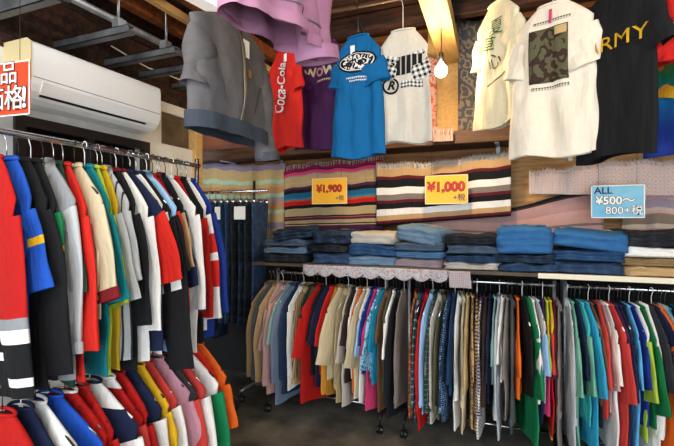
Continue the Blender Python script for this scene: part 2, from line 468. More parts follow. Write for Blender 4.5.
# upper back wall boards
ub = MB()
ub.box(-4.1, -2.62, BY - .02, BY - .001, 2.2, 3.1)
struct('trim_4', ub, M['orangewood'])
struct('trim_5', MB().box(-2.62, -.72, BY - .02, BY - .001, 2.2, 3.1), M['orangewood'])
struct('trim_6', MB().box(-.42, 2.8, BY - .02, BY - .001, 2.2, 3.1), M['darkwood'])
struct('trim_7', MB().box(-.72, -.42, BY - .02, BY - .001, 2.2, 3.15), M['beamwood'])
struct('trim_8', MB().box(-.1, 2.8, BY - .03, BY - .001, 1.16, 2.09), M['plylight'])
# vertical studs against the upper wall
for i, x in enumerate((-2.2, -1.35, .25, .98)):
    struct('trim_%d' % (9 + i), MB().box(x - .03, x + .03, BY - .07, BY - .02, 2.2, 3.12), M['darkwood'])

# ceiling timbers and steel
def beam(n, a, b, w, h, mat):
    a, b = Vector(a), Vector(b); d = b - a; L = d.length; q = d.to_track_quat('X', 'Z').to_matrix().to_4x4()
    m = MB().box(0, L, -w / 2, w / 2, -h / 2, h / 2, Matrix.Translation(a) @ q)
    return struct('trim_%d' % n, m, mat, .004)
beam(20, (-.43, 1.7, 2.87), (-.53, 3.7, 2.87), .16, .12, M['beamwood'])
for i, y in enumerate((.4, 1.1, 1.9, 2.75, 3.3)):
    beam(21 + i, (-2.6, y, 3.07), (2.85, y, 3.07), .08, .14, M['darkwood'])
beam(30, (-2.32, .6, 2.93), (-2.32, 3.5, 2.93), .07, .1, M['orangewood'])
beam(31, (-2.12, .6, 2.9), (-2.12, 3.5, 2.9), .045, .05, M['beamwood'])
beam(32, (-1.98, .6, 2.95), (-1.98, 3.5, 2.95), .05, .09, M['orangewood'])
for i, (y, h, z) in enumerate(((1.42, .12, 2.62), (1.86, .045, 2.6), (2.22, .045, 2.61), (2.52, .045, 2.62), (2.86, .045, 2.63), (3.25, .045, 2.63))):
    a = thing('steel_joist', ['wide grey steel channel nearest the camera, above the air conditioner', 'second grey steel joist from the camera, above the air conditioner',
        'third grey steel joist from the camera, above the air conditioner', 'fourth grey steel joist, above the right end of the air conditioner',
        'fifth grey steel joist, just beyond the air conditioner', 'farthest grey steel joist, by the pale corner post'][i], 'joist', (-2.66, y, z), 0, 'steel joists above the air conditioner')
    L = .62
    m = MB().box(0, L, -.025, -.02, -h / 2, h / 2); m.box(0, L, -.025, .025, -h / 2, -h / 2 + .004); m.box(0, L, -.025, .025, h / 2 - .004, h / 2)
    m.build('channel', M['paint_steel'], a, False)
    MB().box(L - .12, L - .07, -.028, .028, h / 2, h / 2 + .05).build('clip', M['steel'], a, False)
    MB().tube([(L - .095, 0, h / 2 + .04), (L - .095, 0, 3.15 - z)], .004, 6).build('rod', M['steel'], a)
# conduit
cd = thing('ceiling_conduit', 'long pale steel conduit pipe running towards the back wall under the ceiling', 'pipe', (-2.25, 1.0, 2.72))
MB().tube([(0, 0, 0), (0, 2.6, 0)], .021, 12).build('pipe', M['steel'], cd)
for y in (.62, .95, 1.35, 1.8):
    MB().tube([(0, y - .02, 0), (0, y + .02, 0)], .029, 12).build('coupling', M['steel'], cd)
    MB().tube([(0, y, .02), (0, y, .2)], .004, 6).build('rod', M['steel'], cd)
def cable(label, pts, mat, r=.005):
    o = MB().tube(pts, r, 6).build('ceiling_cable', mat); tag(o, label, 'cable'); return o
rnd = random.Random(5)
def sag(a, b, s, n=12, j=.02):
    a, b = Vector(a), Vector(b)
    return [a.lerp(b, i / n) + Vector((rnd.uniform(-j, j) * (0 < i < n), rnd.uniform(-j, j) * (0 < i < n), -s * math.sin(PI * i / n))) for i in range(n + 1)]
cable('orange cable looping down from the ceiling above the red sign', sag((-2.55, 1.25, 3.1), (-2.3, 1.5, 2.95), .2), M['cable'], .007)
cable('second orange cable beside the wide steel channel', sag((-2.45, 1.3, 3.1), (-2.05, 1.6, 3.0), .14), M['cable'], .007)
cable('grey cable hooked in a U above the wide steel channel', sag((-2.4, 1.22, 3.1), (-2.28, 1.34, 3.1), .32), M['paint_steel'], .006)
cable('dark cable sagging behind the conduit above the air conditioner', sag((-2.5, 1.7, 2.8), (-2.2, 3.2, 2.8), .08), M['cord'], .006)
cable('pale cable sagging between steel joists near the corner post', sag((-2.6, 2.2, 2.72), (-2.3, 3.3, 2.72), .1), M['shelfedge'], .005)
cable('black wire slanting from the ceiling beside the blue t-shirt', sag((-1.15, 3.2, 3.08), (-.95, 3.6, 2.45), .02), M['cord'], .006)

# fluorescent fitting near the pipes
fx = thing('fluorescent_fixture', 'white fluorescent ceiling fixture partly behind the grey jacket', 'ceiling light', (-1.72, 1.75, 2.83), math.radians(-8))
MB().box(-.11, .11, -.6, .55, .03, .09).build('housing', M['whiteplastic'], fx, False, bevel=.008)
m = MB(); 
for s_ in (1, -1):
    p = [(s_ * .11, .03), (s_ * .17, .0), (s_ * .175, .004), (s_ * .115, .036)]
    b = len(m.v); m.v += [Vector((x, y, z)) for y in (-.6, .55) for x, z in p]
    for a in range(4): m.quad([b + a, b + (a + 1) % 4, b + 4 + (a + 1) % 4, b + 4 + a])
    m.quad([b, b + 1, b + 2, b + 3]); m.quad([b + 4, b + 5, b + 6, b + 7])
m.build('reflector', M['whiteplastic'], fx, False)
for s_ in (1, -1): MB().tube([(s_ * .055, -.56, .012), (s_ * .055, .51, .012)], .014, 10).build('tube', M['tube'], fx)

# hanging bulb
bx, by, bz = wx(441, 3.0), 3.0, wz(441, 70, 3.0)
bl = thing('hanging_bulb', 'bare glowing light bulb hanging on a black cord below the pale beam', 'light bulb', (bx, by, bz))
m = MB(); R = []; U = []
for z, r in ((-.048, .004), (-.044, .022), (-.03, .036), (-.006, .043), (.014, .04), (.03, .026), (.045, .016), (.055, .014)):
    R.append([Vector((r * math.cos(2 * PI * k / 16), r * math.sin(2 * PI * k / 16), z)) for k in range(16)]); U.append([(0, 0)] * 16)
m.loft(R, U, True).build('bulb', M['bulb'], bl)
MB().tube([(0, 0, .05), (0, 0, .115)], [.019, .016], 12).build('socket', M['blackplastic'], bl)
MB().tube([(0, 0, .11), (.004, 0, .17), (0, 0, 2.81 - bz)], .0045, 6).build('cord', M['cord'], bl)

# ledge along the back wall
lg = MB().box(-3.6, 2.85, 3.42, BY - .02, 2.1, 2.2).build('wall_ledge', M['ledgewood'], None, False, bevel=.004)
tag(lg, 'long brown wooden ledge running across the back wall above the blankets', 'shelf')
def bracket(px, mat, lab):
    x = wx(px, 3.5); t = thing('shelf_bracket', lab, 'bracket', (x, BY - .001, 2.1), 0, 'metal brackets under the ledge')
    MB().box(-.014, .014, -.075, -.071, -.14, 0).build('wall_plate', M[mat], t, False)
    MB().box(-.014, .014, -.28, -.075, -.006, 0).build('arm', M[mat], t, False)
bracket(223, 'whiteplastic', 'small white bracket under the ledge above the pastel blanket')
bracket(272, 'steel', 'steel bracket under the ledge where the pastel and bright blankets meet')
bracket(573, 'steel', 'steel bracket under the ledge between the cream and black t-shirts')
bracket(666, 'whiteplastic', 'white bracket under the ledge at the right edge, above the blue sign')
bracket(497, 'steel', 'steel bracket under the ledge beside the black and white blanket')

# ------------------------------------------------------------------ air conditioner
ac = thing('air_conditioner', 'white wall-mounted air conditioner high on the left wall', 'air conditioner', (-2.66, 1.56, 2.17))
def prof(y0, y1, pts, mat, name, par, bev=0, smooth=False):
    m = MB(); n = len(pts); m.v += [Vector((x, y, z)) for y in (y0, y1) for x, z in pts]
    for a in range(n): m.quad([a, (a + 1) % n, n + (a + 1) % n, n + a])
    m.quad(list(range(n))[::-1]); m.quad(list(range(n, 2 * n)))
    return m.build(name, mat, par, smooth, bevel=bev)
front = [(0, .33), (.19, .33), (.215, .315), (.222, .28), (.222, .13), (.215, .09), (.2, .055), (.17, .02), (.13, .0), (0, .0)]
prof(.0, .93, front, M['acwhite'], 'casing', ac, .004)
prof(-.008, -.0005, [(0, .335), (.195, .335), (.222, .318), (.228, .28), (.228, .13), (.2, .05), (.13, -.004), (0, -.004)], M['accream'], 'side_panel', ac)
m = MB(); m.box(.2185, .2245, .01, .92, .126, .1285)
m.build('panel_seam', M['paint_steel'], ac, False)
sl = Matrix.Translation((.205, 0, .073)) @ Matrix.Rotation(math.radians(27), 4, 'Y')
MB().box(-.004, .006, .06, .82, -.03, .042, sl).build('louver', M['acwhite'], ac, False, bevel=.002)
MB().box(-.003, .004, .064, .816, -.044, .03, sl).build('air_slot', M['blackplastic'], ac, False)
MB().box(.222, .2235, .45, .5, .2, .2).build('badge', M['accream'], ac, False)

# red sign on the left edge
M['signred'] = surf('sign_red', 'd6401c', .5); M['signwhite'] = surf('sign_white', 'f2efe6', .5); M['signblack'] = surf('sign_black', '18120e', .5)
M['signyellow'] = surf('sign_yellow', 'f0b424', .5, 0, 'e59a16', 6, .2); M['signink'] = surf('sign_ink_red', 'b8241a', .5); M['signblue'] = surf('sign_light_blue', '86c3dc', .5, 0, '5aa9d0', 5, .5)
M['signnavy'] = surf('sign_navy', '1b2c58', .5)
def sign(name, label, x0, x1, z0, z1, y, mat, rz=0, parts=(), border=None):
    w, h = x1 - x0, z1 - z0
    t = thing(name, label, 'sign', ((x0 + x1) / 2, y, (z0 + z1) / 2), rz)
    MB().box(-w / 2, w / 2, 0, .004, -h / 2, h / 2).build('board', M[mat], t, False)
    if border:
        m = MB(); b = .006
        for a in ((-w / 2, w / 2, h / 2 - b, h / 2), (-w / 2, w / 2, -h / 2, -h / 2 + b), (-w / 2, -w / 2 + b, -h / 2, h / 2), (w / 2 - b, w / 2, -h / 2, h / 2)):
            m.box(a[0], a[1], -.0015, .001, a[2], a[3])
        m.build('border', M[border], t, False)
    R = Matrix.Rotation(PI / 2, 4, 'X')
    for txt, x, z, size, mt, outline, sx, sh in parts:
        if outline:
            text_obj('lettering', txt, size, M[outline], t, Matrix.Translation((x * w, -.0015, z * h)) @ R @ Matrix.Diagonal((sx, 1, 1, 1)), .001, size * (.035 if ord(txt[0]) > 9000 or '税' in txt else .06), sh)
        text_obj('lettering', txt, size, M[mt], t, Matrix.Translation((x * w, -.0035, z * h)) @ R @ Matrix.Diagonal((sx, 1, 1, 1)), .001, size * (.002 if ord(txt[0]) > 9000 or '税' in txt else .022), sh)
    return t
# near the left edge: 28 px wide, seen at about 2 m
Ys = 1.28
sx1 = wx(26, Ys); sz1, sz0 = wz(20, 66, Ys), wz(20, 112, Ys)
rs = sign('price_sign', 'red sign with white Japanese characters hanging at the left edge by the air conditioner', sx1 - .34, sx1, sz0 - .01, sz1 + .03, Ys, 'signred', math.radians(6),
     [('価格', .05, -.2, .12, 'signwhite', 'signblack', 1, 0), ('!', .41, -.2, .13, 'signwhite', 'signblack', 1, 0), ('商品', -.03, .27, .11, 'signwhite', 'signblack', 1, 0)], 'signwhite')
MB().tube([(-.1, .008, (sz1 - sz0) / 2 - .02), (-.1, .008, 2.95 - (sz0 + sz1) / 2)], .0015, 5).build('string', M['cord'], rs)
MB().tube([(.1, .008, (sz1 - sz0) / 2 - .02), (.1, .008, 2.95 - (sz0 + sz1) / 2)], .0015, 5).build('string', M['cord'], rs)
beam(33, (-2.6, 1.3, 2.97), (-1.5, 1.3, 2.97), .05, .04, M['orangewood'])

# ------------------------------------------------------------------ blankets on the back wall
def blanket(label, px0, px1, pyt0, pyt1, pyb0, pyb1, Y, mat, seed=0, wav=.012, fringe=None, name='woven_blanket', cat='blanket', sc=.012, fr=.03, folds=7, grp=None):
    x0, x1 = wx(px0, Y), wx(px1, Y)
    t0, t1 = wz(px0, pyt0, Y), wz(px1, pyt1, Y); b0, b1 = wz(px0, pyb0, Y), wz(px1, pyb1, Y)
    root = thing(name, label, cat, ((x0 + x1) / 2, Y, min(b0, b1)), 0, grp); ox, oz = (x0 + x1) / 2, min(b0, b1)
    r = random.Random(seed); ph = r.uniform(0, 6)
    def zt(i): return t0 + (t1 - t0) * i + sc * math.sin(i * folds * 2 * PI + ph) * .6 + sc * math.sin(i * 7 + ph)
    def fn(i, j):
        x = x0 + (x1 - x0) * i; zb = b0 + (b1 - b0) * i; z = zt(i) * (1 - j) + zb * j
        y = Y + wav * (.3 + j) * math.sin(i * folds * 2 * PI + ph + j) * .5 + wav * .4 * math.sin(i * folds * 4.7 + 2 * j)
        return Vector((x - ox, y - Y, z - oz)), Vector((0, 1, 0))
    H = (t0 + t1 - b0 - b1) / 2
    MB().sheet(70, 24, fn, lambda i, j: ((x1 - x0) * i, -j * H), .006).build('cloth', fabric(mat), root)
    if fringe:
        m = MB(); n = int((x1 - x0) / .012)
        for k in range(n):
            i = (k + .5) / n; p, _ = fn(i, 0); d = r.uniform(-.01, .01)
            m.tube([p + Vector((0, -.003, .0)), p + Vector((d * .5, -.014, .012)), p + Vector((d, -.012, -fr * r.uniform(.7, 1.1)))], .0022, 5)
        o = m.build('fringe', fabric(fringe), root); o['kind'] = 'stuff'
    return root
blanket('pastel striped woven blanket behind the hanging jeans', 197, 286, 163, 165, 262, 252, 3.62,
        'bands:beige;0,.06,lavender;.06,.16,sand;.16,.2,mintg;.2,.235,sand;.235,.30,peach;.3,.34,mintg;.34,.39,lilac;.39,.47,peach;.47,.51,mintg;.51,.6,sand;.6,.66,lavender', 1, .03, None, sc=.012, folds=5)
blanket('bright pink, blue and red striped blanket behind the orange-lettered sign', 284, 383, 168, 156, 232, 230, 3.60,
        'bands:beige;0,.05,magenta;.05,.062,plum;.062,.09,hotpink;.09,.1,lavender;.16,.17,sand;.2,.225,plum;.225,.255,black;.255,.30,serblue;.30,.315,cyan;.315,.335,rust;.335,.37,red;.37,.4,black;.4,.41,sand;.47,.482,black;.482,.49,rust;.49,.51,plum;.54,.55,black;.56,.62,plum', 2, .012, 'offwhite', folds=4)
blanket('black, white and brown striped blanket behind the sign reading 1,000', 376, 511, 166, 154, 226, 216, 3.56,
        'bands:warmtan;0,.04,offwhite;.04,.10,tan;.1,.125,burgundy;.125,.19,black;.19,.245,white;.245,.29,taupe;.29,.315,burgundy;.315,.36,black;.36,.41,white;.41,.45,tan;.45,.47,burgundy;.47,.56,black', 3, .016, 'offwhite', folds=4, fr=.035)
blanket('brown worn blanket with dark edge above the stacked jeans', 410, 604, 208, 196, 246, 246, 3.64,
        'bands:dustpink;0,.02,black;.02,.035,darkbrown;.035,.12,rosegrey;.14,.2,dustpink;.2,.215,taupe', 4, .015, None, sc=.035, folds=1)
blanket('pale pink and grey patterned blanket tucked under the ledge at right', 529, 690, 170, 158, 194, 196, 3.58,
        'diamond:lightgrey,dustpink,.07', 5, .014, 'offwhite', sc=.014, folds=5)
blanket('pink and grey striped blanket behind the blue sign', 622, 700, 186, 184, 246, 246, 3.66,
        'bands:dustpink;.05,.07,grey;.1,.16,lilac;.16,.18,offwhite;.2,.27,taupe;.27,.3,offwhite;.3,.36,rosegrey;.36,.4,lightgrey', 6, .02, None, sc=.01, folds=3)
# textiles higher up
blanket('rust paisley shawl hanging above the ledge left of the bulb', 414, 437, 50, 60, 134, 133, 3.52, 'floral:rosegrey,rust,.05', 7, .03, None, 'hanging_shawl', 'shawl', folds=2)
blanket('pink fringed scarf end drooping over the ledge below the bulb', 433, 453, 128, 129, 142, 141, 3.36, 'vstripe:palepink,rust,.012', 8, .012, 'palepink', 'scarf', 'scarf', sc=.004, folds=2, fr=.05)
blanket('dark grey patterned throw hanging right of the pale wall post', 458, 498, 18, 24, 132, 132, 3.6, 'floral:darkgrey,taupe,.06', 9, .02, None, 'hanging_throw', 'throw', folds=3)
blanket('beige floral hanging cloth at the right behind the black t-shirt', 622, 690, 36, 36, 140, 140, 3.6, 'floral:taupe,darkbrown,.08', 10, .02, None, 'hanging_cloth', 'cloth', folds=3)
blanket('dark fringed shawl draped over the ledge at the right', 584, 690, 124, 122, 136, 138, 3.385, 'darkdenim', 11, .006, 'greydenim', 'draped_shawl', 'shawl', sc=.004, folds=5, fr=.055)

# ------------------------------------------------------------------ price signs
def wall_sign(label, px0, px1, py0, py1, Y, mat, parts, border=None):
    xa, xb = wx(px0, Y), wx(px1, Y); pm = (px0 + px1) / 2
    return sign('price_sign', label, xa, xb, wz(pm, py1, Y), wz(pm, py0, Y), Y, mat, 0, parts, border)
a = wall_sign('yellow sign reading 1,900 yen plus tax on the bright striped blanket', 312, 347, 178, 204, 3.5, 'signyellow',
    [('¥1,900', 0, .08, .085, 'signink', 'signblack', 1.0, 0), ('+税', .3, -.29, .05, 'signnavy', None, 1, 0)], 'shelfedge')
b = wall_sign('yellow sign reading 1,000 yen plus tax on the black and white blanket', 425, 468, 175, 204, 3.47, 'signyellow',
    [('¥1,000', 0, .08, .1, 'signink', 'signblack', 1.02, 0), ('+税', .3, -.29, .06, 'signnavy', None, 1, 0)], 'shelfedge')
c = wall_sign('light blue sign reading ALL 500 to 800 yen plus tax', 591, 645, 185, 218, 3.44, 'signblue',
    [('ALL', -.27, .33, .062, 'signnavy', None, 1.05, 0), ('¥500〜', -.04, .02, .075, 'signwhite', 'signblack', 1.0, 0), ('800+税', .12, -.28, .07, 'signwhite', 'signblack', 1, 0)], 'signwhite')
for t_ in (a, b, c):
    h = [q for q in t_.children if q.name.startswith('board')][0].dimensions.z
    zt = 2.1 - t_.location.z; dy = max(0, 3.45 - t_.location.y)
    w_ = h * .5
    for s_ in (1, -1): MB().tube([(s_ * w_, .002, h * .4 if h else .08), (s_ * w_, .003, zt)], .0012, 5).build('string', M['cord'], t_)

# ------------------------------------------------------------------ shelf and folded clothes
sh = thing('jeans_shelf', 'long shelf with cream front edge carrying the stacks of folded jeans', 'shelf', (0, 3.4, 1.165))
MB().box(-1.98, 1.6, -.40, BY - 3.4 - .04, 0, .022).build('board', M['shelf'], sh, False)
MB().box(wx(538, 2.98), 1.6, -.42, -.40, -.006, .026).build('front_edge', M['shelfedge'], sh, False, bevel=.003)
for x in (-1.9, -.8, .3, 1.4): MB().box(x - .02, x + .02, .29, .31, -1.165, 0).build('leg', M['blackplastic'], sh, False)

def folded(label, loc, rz, w, d, h, mat, layers=2, seed=0, name='folded_jeans', cat='jeans', group='folded jeans on the shelf', tilt=(0, 0), skew=0, waist=False):
    r = random.Random(seed * 7 + 3); root = thing(name, label, cat, loc, rz, group); root.rotation_euler = (tilt[0], tilt[1], rz)
    prof_ = []
    for i in range(6): prof_.append((d / 2 - .01 - (d - .02) * i / 6, 0))
    nf = 4 * layers
    for i in range(nf + 1):
        q = i / nf; prof_.append((-d / 2 - .02 * abs(math.sin(q * layers * PI)) ** .5, h * (.04 + .92 * q)))
    for i in range(1, 7): prof_.append((-d / 2 + .01 + (d - .02) * i / 6, h))
    for i in range(1, nf): q = 1 - i / nf; prof_.append((d / 2 + .008 * abs(math.sin(q * layers * PI)), h * q))
    nx = 22; rings, uvs = [], []
    for a in range(nx + 1):
        q = a / nx * 2 - 1; e = (1 - abs(q) ** 9) ; R, U = [], []
        x = q * w / 2
        for (y, z) in prof_:
            nz = noise.noise(Vector((x * 9 + seed, y * 9, seed * .7))) * .02
            nz += noise.noise(Vector((x * 25 + seed, y * 25, seed * .7 + z * 20))) * .008
            ee = .82 + .18 * e; x = q * w / 2 * (1 + .07 * noise.noise(Vector((z * 28 + seed, y * 5, seed * 1.3)))); zz = z if z <= h * .06 else z * (.93 + .07 * e) + nz * (z / h)
            R.append(Vector((x + skew * y * .3, y * ee + noise.noise(Vector((x * 12, z * 30, seed))) * .018, zz))); U.append((x, y + z))
        rings.append(R); uvs.append(U)
    MB().loft(rings, uvs, True).build('folded_cloth', fabric(mat), root)
    if waist:
        m = MB(); zf = lambda x: h + .006
        m.box(-w * .42, w * .42, -d * .1, -d * .1 + .035, h - .002, h + .007)
        m.build('waistband', fabric(mat), root, bevel=.003)
        MB().box(w * .1, w * .26, -d * .09, -d * .09 + .028, h + .006, h + .01).build('leather_patch', fabric('tan'), root, False)
    return root
SZ = 1.189
def stack(pxc, items, y=3.2, seed=0, wd=.38):
    x = wx(pxc, y - .17); z = SZ; r = random.Random(seed)
    for n, it in enumerate(items):
        lab, mat, h, w = it[:4]; h *= 1.16; ex = it[4] if len(it) > 4 else {}
        folded(lab, (x + r.uniform(-.012, .012) + ex.pop('dx', 0), y + ex.pop('dy', 0), z), math.radians(ex.pop('rz', r.uniform(-10, 10))), w, ex.pop('d', .34), h, mat, ex.pop('layers', 2) + (1 if n % 2 else 0), seed * 10 + n, **ex)
        z += h + .003
stack(283, [('black folded jeans at the bottom of the leftmost stack', 'blackdenim~denim', .06, .36), ('pale grey-blue folded jeans second from the bottom of the leftmost stack', 'palegdenim~denim', .045, .38),
            ('grey-blue folded jeans third from the bottom of the leftmost stack', 'greydenim~denim', .045, .36), ('rumpled dark blue jeans on top of the leftmost stack', 'darkdenim~denim', .075, .36, dict(rz=24, tilt=(0, math.radians(-7)), dx=.04))], seed=1)
stack(329, [('navy folded jeans at the bottom of the second stack from the left', 'denim~denim', .075, .33), ('blackish folded jeans in the middle of the second stack from the left', 'blackdenim~denim', .05, .34),
            ('dark indigo folded jeans on top of the second stack from the left', 'darkdenim~denim', .09, .32, dict(waist=True))], seed=2)
stack(371, [('light blue folded jeans at the bottom of the stack topped with cream', 'palegdenim~denim', .06, .36), ('mid blue folded jeans under the cream trousers', 'middenim~denim', .07, .36),
            ('cream folded trousers on top of the third stack from the left', 'offwhite', .075, .35, dict(rz=-12, name='folded_trousers', cat='trousers'))], seed=3)
stack(420, [('mauve-grey folded jeans at the bottom of the fourth stack from the left', 'mauve', .055, .34), ('light blue folded jeans second from the bottom in the fourth stack', 'lightdenim~denim', .04, .34),
            ('steel blue folded jeans under the tilted faded pair', 'greydenim~denim', .045, .34), ('faded light blue jeans tilted on top of the fourth stack, with a tan patch', 'palegdenim~denim', .1, .31, dict(rz=-20, tilt=(0, math.radians(8)), waist=True))], seed=4)
stack(469, [('pale folded jeans at the bottom of the stack topped with black', 'offwhite', .04, .36), ('navy folded jeans above the pale pair in the fifth stack', 'denim~denim', .045, .36),
            ('grey folded jeans beneath the black pair in the fifth stack', 'greydenim~denim', .05, .34), ('black folded jeans on top of the fifth stack', 'blackdenim~denim', .06, .33, dict(rz=9))], seed=5)
stack(525, [('blue folded jeans at the bottom of the stack under the big bright pair', 'denim~denim', .045, .36), ('dark navy folded jeans below the big bright blue pair', 'darkdenim~denim', .045, .37),
            ('large bright blue jeans bulging on top of the sixth stack', 'brightdenim~denim', .155, .33, dict(layers=4, rz=3, waist=True))], seed=6)
stack(591, [('dark blue folded jeans at the bottom of the seventh stack, below the draped pair', 'denim~denim', .065, .38), ('mid blue folded jeans second in the seventh stack', 'middenim~denim', .06, .39),
            ('blue jeans slumped to the right on top of the seventh stack', 'brightdenim~denim', .1, .40, dict(layers=2, rz=-14, tilt=(0, math.radians(6)), dx=.02, waist=True))], seed=7)
stack(665, [('beige folded trousers at the bottom of the rightmost stack', 'tan', .05, .42, dict(name='folded_trousers', cat='trousers')), ('light tan folded trousers second from the bottom of the rightmost stack', 'khaki', .04, .42, dict(name='folded_trousers', cat='trousers')),
            ('white folded trousers beneath the black jeans in the rightmost stack', 'white', .05, .42, dict(name='folded_trousers', cat='trousers')), ('dark blue-black jeans spread on top of the rightmost stack', 'blackdenim~denim', .08, .44, dict(rz=8)) ], seed=8)
stack(728, [('grey folded jeans at the far right end of the shelf', 'greydenim~denim', .09, .26)], seed=9)
# on the high ledge
x_ = wx(652, 3.5)
folded('pale blue-grey folded jeans on the high ledge, lower of two', (x_, 3.58, 2.2), 0, .22, .2, .07, 'palegdenim~denim', 2, 71, group='folded jeans on the high ledge')
folded('dark grey folded jeans on the high ledge, upper of two', (x_, 3.58, 2.274), .1, .22, .2, .07, 'greydenim~denim', 2, 72, group='folded jeans on the high ledge')
folded('white folded cloth on the high ledge beside the cream t-shirt', (wx(590, 3.5), 3.58, 2.2), 0, .16, .2, .13, 'offwhite', 3, 73, name='folded_shirt', cat='shirt', group=None)

# lace cloth hanging from the shelf front
lc = thing('lace_cloth', 'grey-beige lace cloth with scalloped edge hanging from the shelf front', 'cloth', (wx(393, 2.985), 2.985, 1.185))
m = MB(); xa, xb = wx(303, 2.985) - lc.location.x, wx(448, 2.985) - lc.location.x; ns = 9
def lfn(i, j):
    x = xa + (xb - xa) * i; dep = .05 + .035 * abs(math.sin(i * ns * PI)) ** .7
    return Vector((x, -.004 * math.sin(i * 40) * j, -j * dep)), Vector((0, 1, 0))
m.sheet(120, 6, lfn, lambda i, j: ((xb - xa) * i, -j * .08), .003).build('lace', fabric('floral:lightgrey,rosegrey,.02'), lc)
MB().box(xa, xb, 0, .3, .0045, .006).build('cloth_top', fabric('taupe'), lc, False)
lc2 = thing('lace_runner', 'square end of a pale grey knitted runner hanging below the fifth stack', 'cloth', (wx(459, 2.97), 2.968, 1.185))
MB().sheet(20, 14, lambda i, j: (Vector(((i - .5) * .14 + .01 * j, -.004 * math.sin(i * 9), -j * .11)), Vector((0, 1, 0))), lambda i, j: (i * .14, -j * .11), .004).build('runner', fabric('check:lightgrey,rosegrey,.012'), lc2)

# ------------------------------------------------------------------ racks
def caster(parent, x, y, side=1):
    o = MB().tube([(x, y, .13), (x, y, .062)], .007, 8).build('caster_stem', M['blackplastic'], parent)
    for s_ in (1, -1):
        MB().tube([(x + s_ * .010 - .007, y, .03), (x + s_ * .010 + .007, y, .03)], .03, 16).build('caster_wheel', M['blackplastic'], o)
        MB().tube([(x + s_ * .019 - .001, y, .03), (x + s_ * .019 + .001, y, .03)], .013, 12).build('wheel_hub', M['chrome'], o)
def rack(label, x0, x1, y, z, lowz=.125, group='clothes racks under the shelf'):
    t = thing('clothes_rack', label, 'clothes rack', ((x0 + x1) / 2, y, 0), 0, group); h = (x1 - x0) / 2
    MB().tube([(-h, 0, z), (h, 0, z)], .0125, 12).build('rail', M['chrome'], t)
    MB().tube([(-h, 0, lowz), (h, 0, lowz)], .009, 10).build('bottom_bar', M['chrome'], t)
    for s_ in (1, -1):
        MB().tube([(s_ * h, 0, .13), (s_ * h, 0, z + .03)], .012, 10).build('upright', M['steel'], t)
        MB().tube([(s_ * h, -.17, .105), (s_ * h, -.08, .128), (s_ * h, .08, .128), (s_ * h, .2, .105)], .011, 8).build('base_leg', M['blackplastic'], t)
        caster(t, s_ * h, -.165); caster(t, s_ * h, .19)
    return t
RY, RZ = 3.18, 1.095
rack('chrome clothes rack on casters under the left end of the shelf', wx(268, 3.02), wx(380, 3.02), RY, RZ + .0)
rack('chrome clothes rack under the middle of the shelf, from the gap to the green t-shirt', wx(404, 3.02), wx(556, 3.02), RY, RZ)
rack('clothes rack under the right end of the shelf', wx(560, 3.02) + .04, 1.35, RY, RZ)

